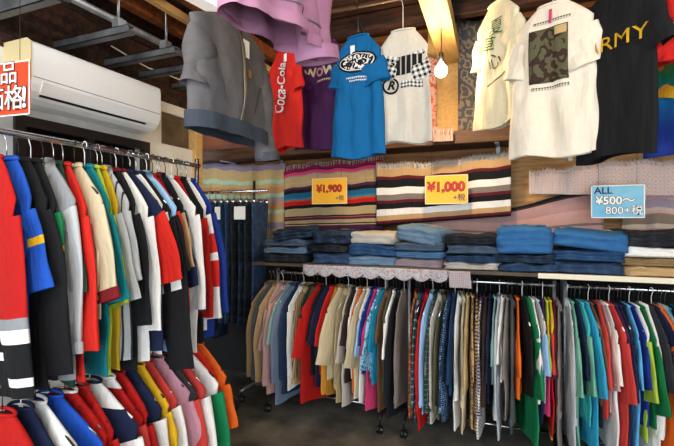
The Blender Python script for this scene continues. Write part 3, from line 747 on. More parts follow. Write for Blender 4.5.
# shirts on the back racks: (hanger column px, kind, body, sleeve, length, description)
BK = [
 (271.5,'shirt','khaki',None,.66,'khaki button shirt hanging first at the left end of the back racks'),
 (275,'sweater','darkgrey',None,.8,'dark grey thin cardigan second from the left end of the back racks'),
 (279.5,'shirt','tan',None,.7,'tan shirt between the khaki shirt and the pale pink ones'),
 (284,'half','palepink',None,.74,'pale pink blouse nearest the left end of the back racks'),
 (288,'shirt','dustpink',None,.84,'dusty pink long shirt beside the grey-blue chambray shirt'),
 (292,'tee','sage',None,.6,'thin sage t-shirt squeezed behind the grey-blue chambray shirt'),
 (296.5,'shirt','slate',None,.9,'long grey-blue chambray shirt near the left end of the back racks'),
 (300.5,'shirt','denim',None,.82,'blue shirt just right of the long grey-blue chambray shirt'),
 (304.5,'shirt','white',None,.78,'white long shirt between the blue shirt and the brown striped shirt'),
 (308.5,'shirt','vstripe:tan,darkbrown,.02',None,.74,'tan and dark brown striped shirt left of the dark green t-shirt'),
 (314,'tee','darkgreen',None,.62,'dark green t-shirt near the left of the back racks'),
 (318,'shirt','brown',None,.78,'brown shirt hanging low behind the dark green t-shirt'),
 (322.5,'half','red',None,.86,'long red shirt hanging lowest among the red ones at left'),
 (326.5,'tee','black',None,.68,'black t-shirt between two red shirts'),
 (330.5,'tee','navy',None,.74,'navy t-shirt just left of the bright red t-shirt'),
 (335,'tee','brightred',None,.66,'bright red t-shirt beside the cream shirts'),
 (339.5,'shirt','ochre',None,.8,'mustard ochre long shirt left of the cream shirts'),
 (344,'half','cream',None,.68,'cream short-sleeved shirt right of the bright red t-shirt'),
 (348.5,'shirt','beige',None,.84,'beige long shirt among the cream ones'),
 (352.5,'half','offwhite',None,.86,'off-white long t-shirt right of the beige shirt'),
 (356,'tee','darkbrown',None,.7,'dark brown t-shirt between off-white and white shirts'),
 (359.5,'tee','white',None,.64,'white t-shirt just left of the orange t-shirt'),
 (363,'tee','orange',None,.74,'orange t-shirt in the left back rack'),
 (367,'half','cream','cream',.78,'cream t-shirt right of the orange t-shirt'),
 (371,'tee','white','lightblue',.8,'white t-shirt with light blue sleeves left of the royal blue one'),
 (375,'polo','royal',None,.6,'royal blue polo shirt in the left back rack'),
 (378.5,'tee','hotpink',None,.86,'raspberry pink long t-shirt hanging beneath the print shirt'),
 (382,'half','floral:lightblue,teal,.03',None,.62,'pale blue shirt with teal print right of the royal blue polo'),
 (386,'tee','cyan',None,.66,'turquoise t-shirt tucked beside the brown polo'),
 (389.5,'polo','brown',None,.84,'brown polo shirt near the right end of the left back rack'),
 (393,'tank','olive',None,.7,'olive tank top between the brown polo and the white t-shirt'),
 (396.5,'tee','white','white',.6,'white t-shirt last before the gap between the back racks'),
 (400,'shirt','blackdenim',None,.86,'black long shirt hanging at the gap between the back racks'),
 (404.5,'sweater','taupe',None,.8,'taupe knit sweater in the dark gap between the back racks'),
 (417,'shirt','plaid:rust,tan,.028',None,.84,'rust plaid flannel shirt right of the gap'),
 (421,'shirt','plaid:darkteal,lightgrey,.03',None,.86,'dark teal plaid flannel shirt next to the rust plaid one'),
 (424.5,'shirt','plaid:purple,brown,.03',None,.82,'purple plaid flannel shirt squeezed left of the dark red one'),
 (428,'shirt','red',None,.92,'long crimson shirt hanging lowest, left of the light blue shirt'),
 (433,'shirt','lightblue',None,.78,'light blue long shirt with square hem in the middle back rack'),
 (437,'shirt','plaid:darkgreen,grey,.02',None,.86,'dark green small-check shirt right of the light blue shirt'),
 (441.5,'shirt','offwhite',None,.84,'off-white long shirt left of the olive jacket'),
 (446,'shirt','olive',None,.82,'olive long shirt in the middle back rack'),
 (450.5,'shirt','dots:denim,lightblue,.014',None,.84,'blue shirt with pale dots in the middle back rack'),
 (455,'half','middenim',None,.66,'denim blue short-sleeved shirt over the dotted blue shirt'),
 (459.5,'shirt','white',None,.88,'white long shirt right of the dotted blue shirt'),
 (464,'shirt','cream',None,.9,'cream long shirt beside the sand-coloured blouse'),
 (468.5,'half','sand',None,.64,'sand yellow short-sleeved blouse in the middle back rack'),
 (472.5,'half','floral:tan,brown,.03',None,.84,'tan patterned blouse hanging below the sand yellow one'),
 (477,'shirt','hstripe:darkbrown,tan,.022',None,.84,'brown and tan zigzag striped shirt in the middle back rack'),
 (481.5,'shirt','check:purple,white,.02',None,.9,'purple and white gingham shirt in the middle back rack'),
 (486,'sweater','darkbrown',None,.6,'dark brown sweater right of the gingham shirt'),
 (490.5,'half','navy',None,.68,'navy t-shirt left of the sage green one'),
 (495.5,'tee','sage',None,.58,'sage green t-shirt in the middle back rack'),
 (499.5,'shirt','lightgrey',None,.9,'light grey long shirt under the sage and white t-shirts'),
 (503.5,'tee','white',None,.56,'white t-shirt just right of the sage green one'),
 (508,'half','taupe',None,.76,'taupe grey t-shirt right of the white and sage ones'),
 (512,'shirt','darkgrey',None,.84,'dark grey shirt between the taupe and orange ones'),
 (517,'tee','orange','orange',.62,'orange t-shirt peeking out left of the black t-shirt'),
 (522,'tee','black',None,.6,'black t-shirt left of the big green t-shirt'),
 (527,'half','green','green',.92,'big bright green t-shirt hanging low in the middle back rack'),
 (531.5,'tee','white',None,.62,'white t-shirt behind the big green one, on its right'),
 (535.5,'tee','lightgrey','lightblue',.6,'pale grey-blue t-shirt right of the big green one'),
 (539,'tee','navy',None,.74,'navy t-shirt left of the yellow and pink tie-dye one'),
 (542.5,'tee','purple',None,.7,'purple t-shirt squeezed left of the tie-dye t-shirt'),
 (546.5,'tee','bands:lime;.2,.3,yellow;.3,.42,orange;.42,.9,hotpink',None,.68,'lime, orange and pink tie-dye t-shirt'),
 (550,'tee','bands:yellow;.3,.4,coral;.4,.9,red','coral',.82,'yellow and coral faded t-shirt right of the tie-dye one'),
 (554,'tee','maroon',None,.64,'maroon t-shirt at the right end of the middle back rack'),
 (558,'shirt','taupe',None,.9,'greyish taupe long shirt at the right end of the middle back rack'),
 (567,'shirt','lightgrey',None,.88,'light grey long shirt first on the right back rack'),
 (571,'half','mint',None,.86,'mint green long t-shirt near the left end of the right back rack'),
 (575,'tee','navy',None,.56,'short navy t-shirt over the mint green ones'),
 (579.5,'half','aqua','mint',.72,'aqua green t-shirt right of the short navy one'),
 (584,'half','skyteal',None,.86,'turquoise blue long t-shirt in the right back rack'),
 (588,'tee','brown',None,.6,'brown t-shirt between turquoise and coral ones'),
 (592,'tee','black','black',.72,'black t-shirt between turquoise and coral ones'),
 (596,'tee','coral',None,.66,'coral t-shirt left of the pale pink one'),
 (600,'half','palepink',None,.62,'pale pink t-shirt between two coral ones'),
 (604,'tee','white','white',.86,'white long t-shirt bunched beside the big coral t-shirt'),
 (608.5,'half','coral','coral',.92,'big coral red t-shirt hanging low in the right back rack'),
 (613,'tee','purple',None,.84,'dark purple t-shirt hanging low behind the big coral one'),
 (617,'half','navy',None,.72,'navy blue t-shirt right of the big coral one'),
 (621,'tee','blackdenim',None,.74,'blackish t-shirt between navy and blue ones'),
 (625,'tee','skyblue',None,.82,'sky blue t-shirt left of the lime one'),
 (629,'tee','royal',None,.68,'royal blue t-shirt just left of the lime one'),
 (633.5,'half','bands:white;.3,.36,mint;.36,.9,lime','lime',.76,'white and lime green t-shirt in the right back rack'),
 (638,'half','forest','forest',.68,'forest green t-shirt with a pale edge right of the lime one'),
 (642,'shirt','white',None,.9,'white long shirt under the forest green t-shirt'),
 (646.5,'tee','charcoal',None,.6,'charcoal t-shirt left of the orange ones at the right'),
 (651,'tee','navy',None,.62,'navy t-shirt just left of the big orange one at the right'),
 (655.5,'half','orange','orange',.9,'big orange t-shirt near the right edge'),
 (660,'shirt','grey',None,.66,'grey shirt right of the big orange t-shirt'),
 (664.5,'tee','cyan',None,.8,'bright blue t-shirt near the right edge'),
 (669.5,'tee','black',None,.6,'black t-shirt at the right edge beyond the bright blue one'),
 (675,'tee','teal',None,.86,'teal t-shirt cut off by the right edge of the view'),
 (681,'tee','yellow',None,.6,'yellow t-shirt past the right edge of the back racks'),
]
rn = random.Random(11)
NM = {'tee': ('t_shirt', 't-shirt'), 'half': ('t_shirt', 't-shirt'), 'shirt': ('button_shirt', 'shirt'), 'polo': ('polo_shirt', 'polo shirt'), 'sweater': ('sweater', 'sweater'), 'tank': ('tank_top', 'tank top'), 'jersey': ('sports_jersey', 'jersey')}
# even out hanger spacing inside each rack so the shirts hang side by side
xs = [wx(b[0], RY) for b in BK]
for b, x in zip(BK, xs):
    px, kd, bd, sl_, L, lab = b
    nm, ct = NM[kd]
    garment(nm, ct, lab, (x, RY + rn.uniform(-.012, .012), RZ), PI / 2 + math.radians(-17 + 31 * (px - 270) / 404 + (4 if 'big' in lab else 0) + 5 * math.sin(px * .11) + rn.uniform(-3, 3)), bd, sl_, kd, min(L * 1.12, .985), W=.245 if 'big' in lab else rn.uniform(.225, .24) if any(q in lab for q in ('big', 'lowest', 'chambray', 'light blue long')) else rn.uniform(.165, .21),
            T=.0135, A=.009, sh=rn.uniform(.12, .165), a0=rn.uniform(8, 38), group='shirts on the back racks', up=0, hanger=None, ln={'tee': rn.uniform(.2, .26), 'half': rn.uniform(.28, .36)}.get(kd))

# ------------------------------------------------------------------ left double rack
LX, LZ, LZ2 = -1.78, 1.842, .9
t = thing('clothes_rack', 'tall two-level chrome clothes rack along the left wall holding the jerseys', 'clothes rack', (LX, 1.5, 0))
MB().tube([(0, -1.1, LZ), (0, .62, LZ)], .0135, 12).build('upper_rail', M['chrome'], t)
MB().tube([(0.02, -1.1, LZ2), (0.02, .62, LZ2)], .0135, 12).build('lower_rail', M['chrome'], t)
for y in (-1.1, .6):
    MB().tube([(-.0, y, .1), (-.0, y, LZ + .04)], .014, 10).build('upright', M['chrome'], t)
    MB().tube([(-.25, y, .1), (.25, y, .1)], .013, 10).build('base_leg', M['chrome'], t)
    for s_ in (1, -1): caster(t, s_ * .24, y)
wheel = thing('trolley_wheel', 'black spoked wheel on the floor at the far end of the jersey rack', 'wheel', (-2.1, 2.84, .0), math.radians(35))
MB().tube([(.075 * math.cos(a * PI / 10), 0, .09 + .075 * math.sin(a * PI / 10)) for a in range(20)], .014, 8, close=True).build('tyre', M['blackplastic'], wheel)
m = MB()
for a in range(5): m.tube([(0, 0, .09), (.07 * math.cos(a * 2 * PI / 5), 0, .09 + .07 * math.sin(a * 2 * PI / 5))], .006, 6)
m.build('spokes', M['blackplastic'], wheel); MB().tube([(0, -.02, .09), (0, .02, .09)], .018, 12).build('hub', M['chrome'], wheel)

UP = [ # y, kind, body, sleeve, L, label, extra
 (1.03,'jersey','bands:red;.62,.66,grey;.66,.71,white;.71,.82,black;.82,.85,white;.85,1.2,black','bands:red;.36,.40,grey;.40,.45,white;.45,.57,black;.57,.6,white;.6,.9,black',.93,'large red hockey jersey with grey, white and black hem at the left edge',{'ln':.64,'a0':9}),
 (1.085,'half','blue','bands:blue;.1,.13,gold',.6,'blue jersey with a gold sleeve stripe behind the large red one',{}),
 (1.135,'jersey','black',None,.78,'plain black jersey next to the large red one at left',{}),
 (1.185,'jersey','black','bands:white;0,.12,forest;.12,.14,gold;.14,.2,black',.82,'black jersey with green and white sleeve on the upper left rail',{'ln':.42}),
 (1.235,'shirt','grey','lightgrey',.84,'grey sweatshirt on the upper left rail left of the cream tee',{}),
 (1.28,'half','darkgreen',None,.7,'dark green jersey behind the grey sweatshirt',{}),
 (1.33,'jersey','brightred',None,.86,'red jersey with a long narrow sleeve showing below the cream tee',{'ln':.5}),
 (1.375,'half','cream','cream',.62,'cream raglan t-shirt with dark red cuffs on the upper left rail',{'cuff':'darkred','a0':34}),
 (1.425,'half','teal','teal',.8,'teal t-shirt on the upper left rail behind the cream one',{}),
 (1.465,'half','lime',None,.5,'lime green t-shirt showing a thin edge right of the teal one',{}),
 (1.505,'half','yellow','lightgrey',.56,'yellow t-shirt with light grey sleeves right of the lime one',{}),
 (1.545,'polo','vstripe:lightgrey,charcoal,.04','lightgrey',.6,'light grey jersey with dark pinstripes on the upper left rail',{}),
 (1.59,'jersey','black','black',.76,'black jersey with red neck edge left of the red and white one',{'collar':'darkred'}),
 (1.635,'jersey','white','white',.88,'white long jersey hanging low below the red sleeve',{'ln':.5,'collar':'darkred'}),
 (1.68,'half','navy','brightred',.82,'navy jersey with bright orange-red sleeve in the middle of the upper left rail',{'a0':38}),
 (1.725,'half','white','bands:white;.12,.13,turq;.14,.15,turq;.16,.17,turq;.18,.19,turq',.74,'white jersey with thin blue stripes on the sleeve',{'collar':'navy'}),
 (1.77,'jersey','black','black',.72,'black jersey with a small white diamond mark on the upper left rail',{}),
 (1.81,'polo','lightblue','black',.7,'pale blue and black jersey showing a thin edge right of the diamond one',{}),
 (1.85,'jersey','brightred','bands:brightred;.26,.34,black',.88,'scarlet red jersey with black cuff and yellow mark on the upper left rail',{}),
 (1.89,'jersey','darkred','darkred',.8,'dark red jersey behind the scarlet one',{}),
 (1.925,'polo','black','tan',.74,'black jersey with tan shoulder left of the navy one',{}),
 (1.965,'half','navy','bands:navy;0,.3,navy',.64,'navy jersey with a light blue side stripe on the upper left rail',{'collar':'lightblue'}),
 (2.005,'jersey','white','white',.86,'white long-sleeved jersey hanging under the navy one',{'ln':.46}),
 (2.05,'jersey','red','bands:red;.26,.28,white;.28,.3,red;.3,.32,white;.32,.5,navy',.8,'red jersey with white stripes and navy cuff near the far end',{}),
 (2.10,'jersey','black','red',.6,'black jersey with red sleeve topmost at the far end of the upper left rail',{}),
 (2.15,'jersey','white','bands:white;.1,.2,brightred;.2,.24,white;.24,.38,brightred',.86,'white jersey with big red sleeve patches at the far end',{}),
 (2.205,'jersey','royal',None,.62,'blue jacket last at the far end of the upper left rail',{}),
]
for y, kd, bd, sl_, L, lab, ex in UP:
    y = 1.03 + (y - 1.03) * .84
    ex = dict(ex); nm, ct = NM.get(kd); 
    if kd in ('half', 'jersey', 'polo'): nm, ct = ('sports_jersey', 'jersey') if 'jersey' in lab else ('t_shirt', 't-shirt') if ('tee' in lab or 't-shirt' in lab) else ('jacket', 'jacket')
    if kd == 'shirt': nm, ct = 'sweatshirt', 'sweatshirt'
    L = max(L, rn.uniform(.9, 1.02)) if 'cream raglan' not in lab else .72
    ex.setdefault('ln', {'jersey': rn.uniform(.46, .7), 'half': rn.uniform(.26, .38), 'polo': rn.uniform(.24, .3)}.get(kd)); ex.setdefault('a0', rn.uniform(16, 26))
    g = garment(nm, ct, lab, (LX - .06 * max(0, 1 - (y - 1.03) / .3) + rn.uniform(-.01, .01), y, LZ), math.radians(-5 + 7 * math.sin(y * 13) + rn.uniform(-4, 4)), bd, sl_, kd, L, W=.24 if any(q in lab for q in ('cream raglan', 'orange-red', 'diamond', 'long-sleeved')) else .145 if any(q in lab for q in ('thin edge', 'right of the lime', 'behind the')) and 'teal t' not in lab else .165 if y < 1.2 else rn.uniform(.17, .22), T=.014, A=.013, sh=rn.uniform(.14, .18), group='jerseys on the upper left rail', **ex)
    if 'diamond' in lab: patch(g, 'diamond_mark', .07, .13, .40, .5, fabric('white'), 'diamond'); patch(g, 'black_dot', .092, .108, .44, .455, fabric('black'), 'oval', lift=.008, nx=4, nz=4)
    if 'yellow mark' in lab: patch(g, 'yellow_mark', .09, .17, .60, .70, fabric('gold'), 'diamond')
    if 'light blue side stripe' in lab: patch(g, 'side_stripe', .165, .185, .23, .6, fabric('skyblue'))
    if 'big red sleeve' in lab:
        patch(g, 'number_panel', .02, .15, .5, .62, fabric('brightred')); patch(g, 'lettering_block', .07, .16, .7, .76, fabric('check:navy,white,.03'))
LO = [
 (1.05,'jersey','red',None,.74,'red jersey with small white embroidered mark at the lower left corner',{}),
 (1.12,'jersey','navy','blue',.74,'navy jersey with bright blue sleeve on the lower left rail',{}),
 (1.19,'jersey','white','white',.76,'big white jersey on the lower left rail',{}),
 (1.255,'jersey','blue','bands:blue;0,.03,white;.3,.4,white',.76,'bright blue and white jersey behind the big white one',{}),
 (1.32,'jersey','red','red',.76,'red jersey behind the blue and white one on the lower left rail',{'collar':'white'}),
 (1.385,'jersey','bands:red;.5,.54,white','bands:brightred;.3,.33,white',.76,'red jersey with gold crest in the middle of the lower left rail',{}),
 (1.45,'jersey','bands:navy;.1,.2,white','bands:white;.32,.5,aqua',.74,'jersey with long white sleeve ending in an aqua cuff',{}),
 (1.52,'half','bands:white;.14,.34,red;.34,.44,white;.44,.9,red','bands:coral;.18,.21,white',.8,'red jersey with broad white diagonal stripes on the lower left rail',{}),
 (1.59,'jersey','red','red',.6,'plain red jersey gathered above the yellow one',{}),
 (1.655,'jersey','navy','white',.76,'navy jersey with white sleeve at the middle of the lower left rail',{}),
 (1.72,'half','gold','gold',.46,'bunched yellow shirt between red jerseys on the lower left rail',{'ln':.14}),
 (1.78,'jersey','coral','white',.8,'coral jersey with long white sleeve near the far end of the lower rail',{'ln':.5}),
 (1.845,'half','pink','pink',.5,'pale pink t-shirt near the far end of the lower left rail',{}),
 (1.91,'jersey','charcoal','bands:coral;.24,.26,white;.28,.3,white',.8,'charcoal jersey with coral double-striped sleeve on the lower rail',{}),
 (1.98,'jersey','coral','bands:white;.05,.08,white',.78,'coral and white jersey second from the far end of the lower rail',{}),
 (2.05,'jersey','white','green',.72,'white jersey with green sleeve near the far end of the lower rail',{}),
 (2.12,'jersey','brightred','bands:brightred;.26,.28,white;.3,.32,white;.33,.5,green',.74,'red jersey with white stripes and green cuff at the far end of the lower rail',{}),
 (2.19,'half','orange','orange',.5,'orange shirt last at the far end of the lower left rail',{}),
]
for y, kd, bd, sl_, L, lab, ex in LO:
    y = 1.02 + (y - 1.05) * .9
    nm, ct = ('sports_jersey', 'jersey') if 'jersey' in lab else ('t_shirt', 't-shirt')
    ex = dict(ex); ex.setdefault('a0', rn.uniform(20, 30))
    g = garment(nm, ct, lab, (LX + .02 + rn.uniform(-.01, .01), y, LZ2), math.radians(rn.uniform(-4, 8)), bd, sl_, kd, L, W=.265 if 'white' in lab.split(' jersey')[0] else rn.uniform(.19, .235), T=.022, A=.016, sh=.16, group='jerseys on the lower left rail', **ex)
    if 'embroidered' in lab: patch(g, 'embroidered_mark', .11, .15, .36, .44, fabric('floral:red,white,.02'))
    if 'gold crest' in lab: patch(g, 'crest', .1, .15, .4, .47, fabric('floral:gold,black,.015'), 'oval')
    if 'big white' in lab: patch(g, 'blue_script', .04, .13, .26, .29, fabric('floral:white,slate,.02'), rot=25)

# ------------------------------------------------------------------ jeans rack in the recess
JY, JZ = 3.28, 1.78
jx0, jx1 = -2.95, wx(268, JY)
t = thing('clothes_rack', 'dark clothes rack holding hanging jeans in the corner', 'clothes rack', ((jx0 + jx1) / 2, JY, 0)); h = (jx1 - jx0) / 2
MB().tube([(-h, 0, JZ), (h, 0, JZ)], .012, 10).build('rail', M['chrome'], t)
for s_ in (1, -1):
    xx = s_ * (h - .14) if s_ > 0 else -h
    MB().tube([(xx, 0, .1), (xx, 0, JZ + (.09 if s_ > 0 else .02))], .012, 10).build('upright', M['chrome'], t)
    MB().tube([(xx, -.2, .1), (xx, .2, .1)], .012, 8).build('base_leg', M['steel'], t); caster(t, xx, -.19); caster(t, xx, .19)
def hanging_jeans(label, x, mat, L=1.15, seed=0, tagged=False, rz=0):
    root = thing('hanging_jeans', label, 'jeans', (x, JY, JZ), PI / 2 + rz, 'jeans hanging on the corner rack'); r = random.Random(seed)
    m = MB(); R, U = [], []; p1 = r.uniform(0, 6)
    for i in range(17):
        q = i / 16; d = .11 + (L - .11) * q
        w = .14 - .03 * min(1, q * 1.6) + .02 * max(0, q - .7); cx = .03 * q
        RR, UU = [], []
        for k in range(24):
            a = 2 * PI * k / 24; x_ = w * sgnp(math.cos(a), .75); y_ = .013 * sgnp(math.sin(a), .7) * (1 + .2 * math.sin(6 * q + p1)) + .006 * q * math.sin(x_ * 20 + p1)
            RR.append(Vector((x_ - cx, y_, -d))); UU.append((x_, -d))
        R.append(RR); U.append(UU)
    m.loft(R, U).build('legs', fabric(mat), root)
    m = MB(); R, U = [], []
    for d in (.098, .12, .14):
        R.append([Vector((.145 * sgnp(math.cos(2 * PI * k / 24), .75), .016 * sgnp(math.sin(2 * PI * k / 24), .7), -d)) for k in range(24)]); U.append([(k * .02, -d) for k in range(24)])
    m.loft(R, U).build('waistband', fabric(mat), root)
    hm = MB(); hm.tube([(.017, 0, 0), (.012, 0, .012), (0, 0, .017), (-.012, 0, .012), (-.017, 0, 0), (-.006, 0, -.022), (0, 0, -.075)], .0022, 6)
    hm.tube([(-.13, 0, -.075), (.13, 0, -.075)], .003, 6)
    for s_ in (1, -1): hm.box(s_ * .11 - .01, s_ * .11 + .01, -.018, .018, -.12, -.07)
    hm.build('clip_hanger', M['chrome'], root)
    if tagged: MB().box(-.16, -.158, -.028, .028, -.25, -.14).build('price_tag', M['tagpaper'], root, False)
    return root
JL = ['slate blue jeans nearest the corner post on the corner rack', 'dark indigo jeans second from the corner post', 'navy jeans third from the corner post', 'mid blue jeans with faded leg behind the blue jacket',
      'dark jeans with a large white price tag', 'blue-black jeans right of the large white tag', 'deep indigo jeans under a narrow white tag', 'dark blue jeans in the middle of the corner rack',
      'black jeans near the upright of the corner rack', 'charcoal jeans with a square white price tag', 'black jeans with cream tag at the right end of the corner rack', 'dark indigo jeans last at the right end of the corner rack']
jm = ['denim~denim', 'middenim~denim', 'denim~denim', 'middenim~denim', 'denim~denim', 'darkdenim~denim', 'middenim~denim', 'denim~denim', 'blackdenim~denim', 'darkdenim~denim', 'blackdenim~denim', 'denim~denim']
for i in range(12):
    hanging_jeans(JL[i], jx0 + .12 + (jx1 - jx0 - .2) * i / 11, jm[i], 1.3 if i < 6 else 1.15, i, i in (4, 6, 9, 10), rn.uniform(-.06, .06))

# ------------------------------------------------------------------ tops hanging from the ceiling
def rail(label, a, b):
    a, b = Vector(a), Vector(b); o = thing('hanging_rail', label, 'rail', a)
    MB().tube([(0, 0, 0), b - a], .0125, 10).build('pole', M['ledgewood'], o)
    for q in (.08, .92):
        p = (b - a) * q; MB().tube([p, p + Vector((0, 0, 3.0 - a.z))], .002, 5).build('wire', M['cord'], o)
    return o
rail('brown pole above the red, purple, blue and grey-white t-shirts', (-2.1, 2.6, 2.86), (-.66, 2.6, 2.86))
rail('brown pole above the two cream t-shirts and the black one', (-.3, 2.76, 2.95), (1.0, 2.08, 2.95))
rail('brown pole holding up the grey denim jacket', (-1.95, 1.7, 2.78), (.3, 1.7, 2.78))
rail('brown pole holding up the pink jacket', (-1.6, 1.2, 2.86), (.3, 1.2, 2.86))
def display(name, cat, label, px, py_top, py_bot, Y, phi, railz, **kw):
    x = wx(px, Y); zt, zb = wz(px, py_top, Y), wz(px, py_bot, Y)
    drop = .09; up = railz - (zt + drop)
    k = dict(T=.027, A=.02, k=4.0, W=.18, kind='half', a0=24, ln=.17, sh=.1, hemw=.215, neck=.07); k.update(kw)
    return garment(name, cat, label, (x, Y, zt + drop), -math.radians(phi), L=zt - zb + drop, drop=drop, up=up, **k)
g = display('t_shirt', 't-shirt', 'red t-shirt with white script lettering running up the front', 284, 50, 150, 2.53, 26, 2.86, body='brightred', sleeve='brightred', hanger='blackplastic', W=.155, hemw=.18, ln=.14, a0=18)
lettering(g, 'Coca-Cola', .125, .02, .36, fabric('white'), rot=84, shear=.35, offset=.002, sx=.6)
price_tag(g, .06, .14)
g = display('t_shirt', 't-shirt', 'purple t-shirt with pale WOW lettering between the red and blue ones', 325, 42, 149, 2.72, 0, 2.86, body='purple', sleeve='purple', hanger='blackplastic', W=.17, ln=.14, a0=18)
lettering(g, 'W', .08, -.1, .3, fabric('cream'), offset=.003, sx=1.1); lettering(g, 'W', .08, .05, .3, fabric('cream'), offset=.003, sx=1.1)
patch(g, 'round_emblem', -.055, .003, .27, .328, fabric('rosegrey'), 'oval'); patch(g, 'emblem_centre', -.042, -.01, .283, .315, fabric('purple'), 'oval', lift=.008)
patch(g, 'lower_lettering', -.09, .1, .35, .366, fabric('check:purple,cream,.016'))
g = display('t_shirt', 't-shirt', 'bright blue t-shirt with black and white oval logo', 358, 37, 157, 2.56, 8, 2.86, body='turq', sleeve='turq', hanger='blackplastic', W=.155, hemw=.19, ln=.14, a0=18)
patch(g, 'oval_logo', -.12, .14, .19, .32, fabric('black'), 'oval', nx=14, nz=10); patch(g, 'oval_rim', -.108, .128, .2, .31, fabric('white'), 'oval', lift=.007, nx=14, nz=10)
patch(g, 'oval_field', -.1, .12, .206, .304, fabric('floral:black,white,.03'), 'oval', lift=.010, nx=14, nz=10)
patch(g, 'caption', -.06, .09, .345, .358, fabric('check:turq,white,.014')); patch(g, 'caption', -.04, .07, .365, .376, fabric('check:turq,white,.012'))
price_tag(g, -.02, .15)
g = display('t_shirt', 't-shirt', 'off-white t-shirt with tall black block print and checkered sleeve', 403, 31, 143, 2.6, 0, 2.86, body='d2c8b8', sleeve='check:black,white,.03', hanger='whiteplastic', W=.15, hemw=.18, ln=.16, a0=16, cw0=(.07, .06))
patch(g, 'block_print', -.13, .12, .25, .36, fabric('vstripe:black,offwhite,.034'), nx=14)
patch(g, 'round_emblem', -.12, -.02, .37, .47, fabric('black'), 'oval'); patch(g, 'emblem_field', -.108, -.032, .382, .458, fabric('offwhite'), 'oval', lift=.008)
lettering(g, 'R', .07, -.07, .42, fabric('black'), shear=.3, offset=.003, lift=.011); patch(g, 'word_bar', -.01, .12, .4, .44, fabric('check:black,white,.02'))
g = display('t_shirt', 't-shirt', 'pale cream t-shirt with green brush characters right of the bulb', 497, 4, 126, 2.66, 50, 2.95, body='ddd2b0', sleeve='ddd2b0', hanger='chrome', A=.012)
lettering(g, '夏', .1, .05, .25, fabric('forest'), lift=.018); lettering(g, '草', .1, .0, .34, fabric('forest'), rot=-10, lift=.018); lettering(g, '心', .1, .04, .44, fabric('olive'), rot=8, lift=.018)
patch(g, 'thin_line', -.04, .12, .53, .538, fabric('olive'), rot=-14)
g = display('t_shirt', 't-shirt', 'large cream t-shirt with dark rectangular picture print', 553, 5, 156, 2.4, 22, 2.95, body='ddd0bc', sleeve='ddd0bc', hanger='whiteplastic', W=.18, hemw=.225, ln=.17, a0=22)
patch(g, 'picture_print', -.1, .08, .21, .47, fabric('floral:olive,darkbrown,.05'), nx=12, nz=14); patch(g, 'caption', -.08, .09, .172, .184, fabric('check:ddd0bc,black,.012'))
patch(g, 'print_corner', .02, .075, .215, .255, fabric('sand'), lift=.008); patch(g, 'caption', -.09, .08, .49, .503, fabric('check:ddd0bc,black,.012'))
patch(g, 'red_tag', -.008, .006, .12, .19, fabric('hotpink'), lift=.01)
g = display('t_shirt', 't-shirt', 'long black t-shirt with yellow ARMY lettering', 613, -10, 158, 2.3, 50, 2.95, body='black', sleeve='black', hanger='blackplastic', W=.2, hemw=.2, ln=.17, A=.011)
lettering(g, 'ARMY', .09, .045, .345, fabric('gold'), lift=.02, sx=1.15)
g = display('t_shirt', 't-shirt', 'red t-shirt with white capital letters at the top right corner', 714, -40, 54, 2.1, 35, 2.95, body='red', sleeve='red', hanger='blackplastic', W=.2, ln=.17)
lettering(g, 'ACA', .07, -.13, .32, fabric('white'), offset=.003)
g = display('t_shirt', 't-shirt', 'rainbow tie-dye t-shirt at the right edge below the red one', 700, 10, 150, 2.36, 40, 2.95, body='tie:red,blue,.66', sleeve='tie:red,blue,.66', hanger='blackplastic', W=.2, ln=.17)

# grey denim jacket
M['zip'] = surf('zip_metal', '8a8478', .4, .8)
g = garment('denim_jacket', 'jacket', 'faded grey denim jacket hanging from a pole in front of the red t-shirt', (-1.24, 1.70, 2.55), PI / 2 - .02, 'charcoal~denim', None, 'jacket', .6, W=.27, T=.05, A=.014,
            ln2=.24, up=.225, k=3.5, hemw=.27, cuff='darkgrey', hanger='blackplastic', ln=.47, a0=18, cw0=(.085, .055))
GREY = 'bands:585a60;.2,.205,darkgrey~denim2'
def gj():
    if 'gj' in MC: return MC['gj']
    T = NT('washed_grey_denim'); uv = T.n('ShaderNodeTexCoord').outputs['UV']
    c = T.mix(T.noise(9, 5, uv, .6), col('2f3136'), col('6e6c70')); c = T.mix(T.math('MULTIPLY', T.noise(70, 3, uv), .3), c, col('6b6054'))
    T.l(c, T.b.inputs['Base Color']); T.b.inputs['Roughness'].default_value = .9
    bp = T.n('ShaderNodeBump'); bp.inputs['Strength'].default_value = .7; bp.inputs['Distance'].default_value = .01; T.l(T.noise(14, 5, uv), bp.inputs['Height']); T.l(bp.outputs[0], T.b.inputs['Normal'])
    MC['gj'] = T.m; return T.m
def pj():
    T = NT('faded_pink_canvas'); uv = T.n('ShaderNodeTexCoord').outputs['UV']
    c = T.mix(T.noise(10, 5, uv, .6), col('8f5878'), col('b8859f'))
    T.l(c, T.b.inputs['Base Color']); T.b.inputs['Roughness'].default_value = .9
    bp = T.n('ShaderNodeBump'); bp.inputs['Strength'].default_value = .7; bp.inputs['Distance'].default_value = .01; T.l(T.noise(14, 5, uv), bp.inputs['Height']); T.l(bp.outputs[0], T.b.inputs['Normal'])
    return T.m
def rib(g, mat, d0, d1, w, Tt, n=48):
    c = root_cut[g.name]; R, U = [], []
    for i in range(5):
        d = d0 + (d1 - d0) * i / 4; ww = c.w(min(d, c.L)) * (1.02 - .0 * i) * w
        R.append([Vector((ww * sgnp(math.cos(2 * PI * k / n), .75), (Tt * 1.1 + .003 * (k % 2)) * sgnp(math.sin(2 * PI * k / n), .7) + c.off(ww * math.cos(2 * PI * k / n), c.L), -d)) for k in range(n)])
        U.append([(k * .01, -d) for k in range(n)])
    return MB().loft(R, U).build('waist_rib', mat, g)
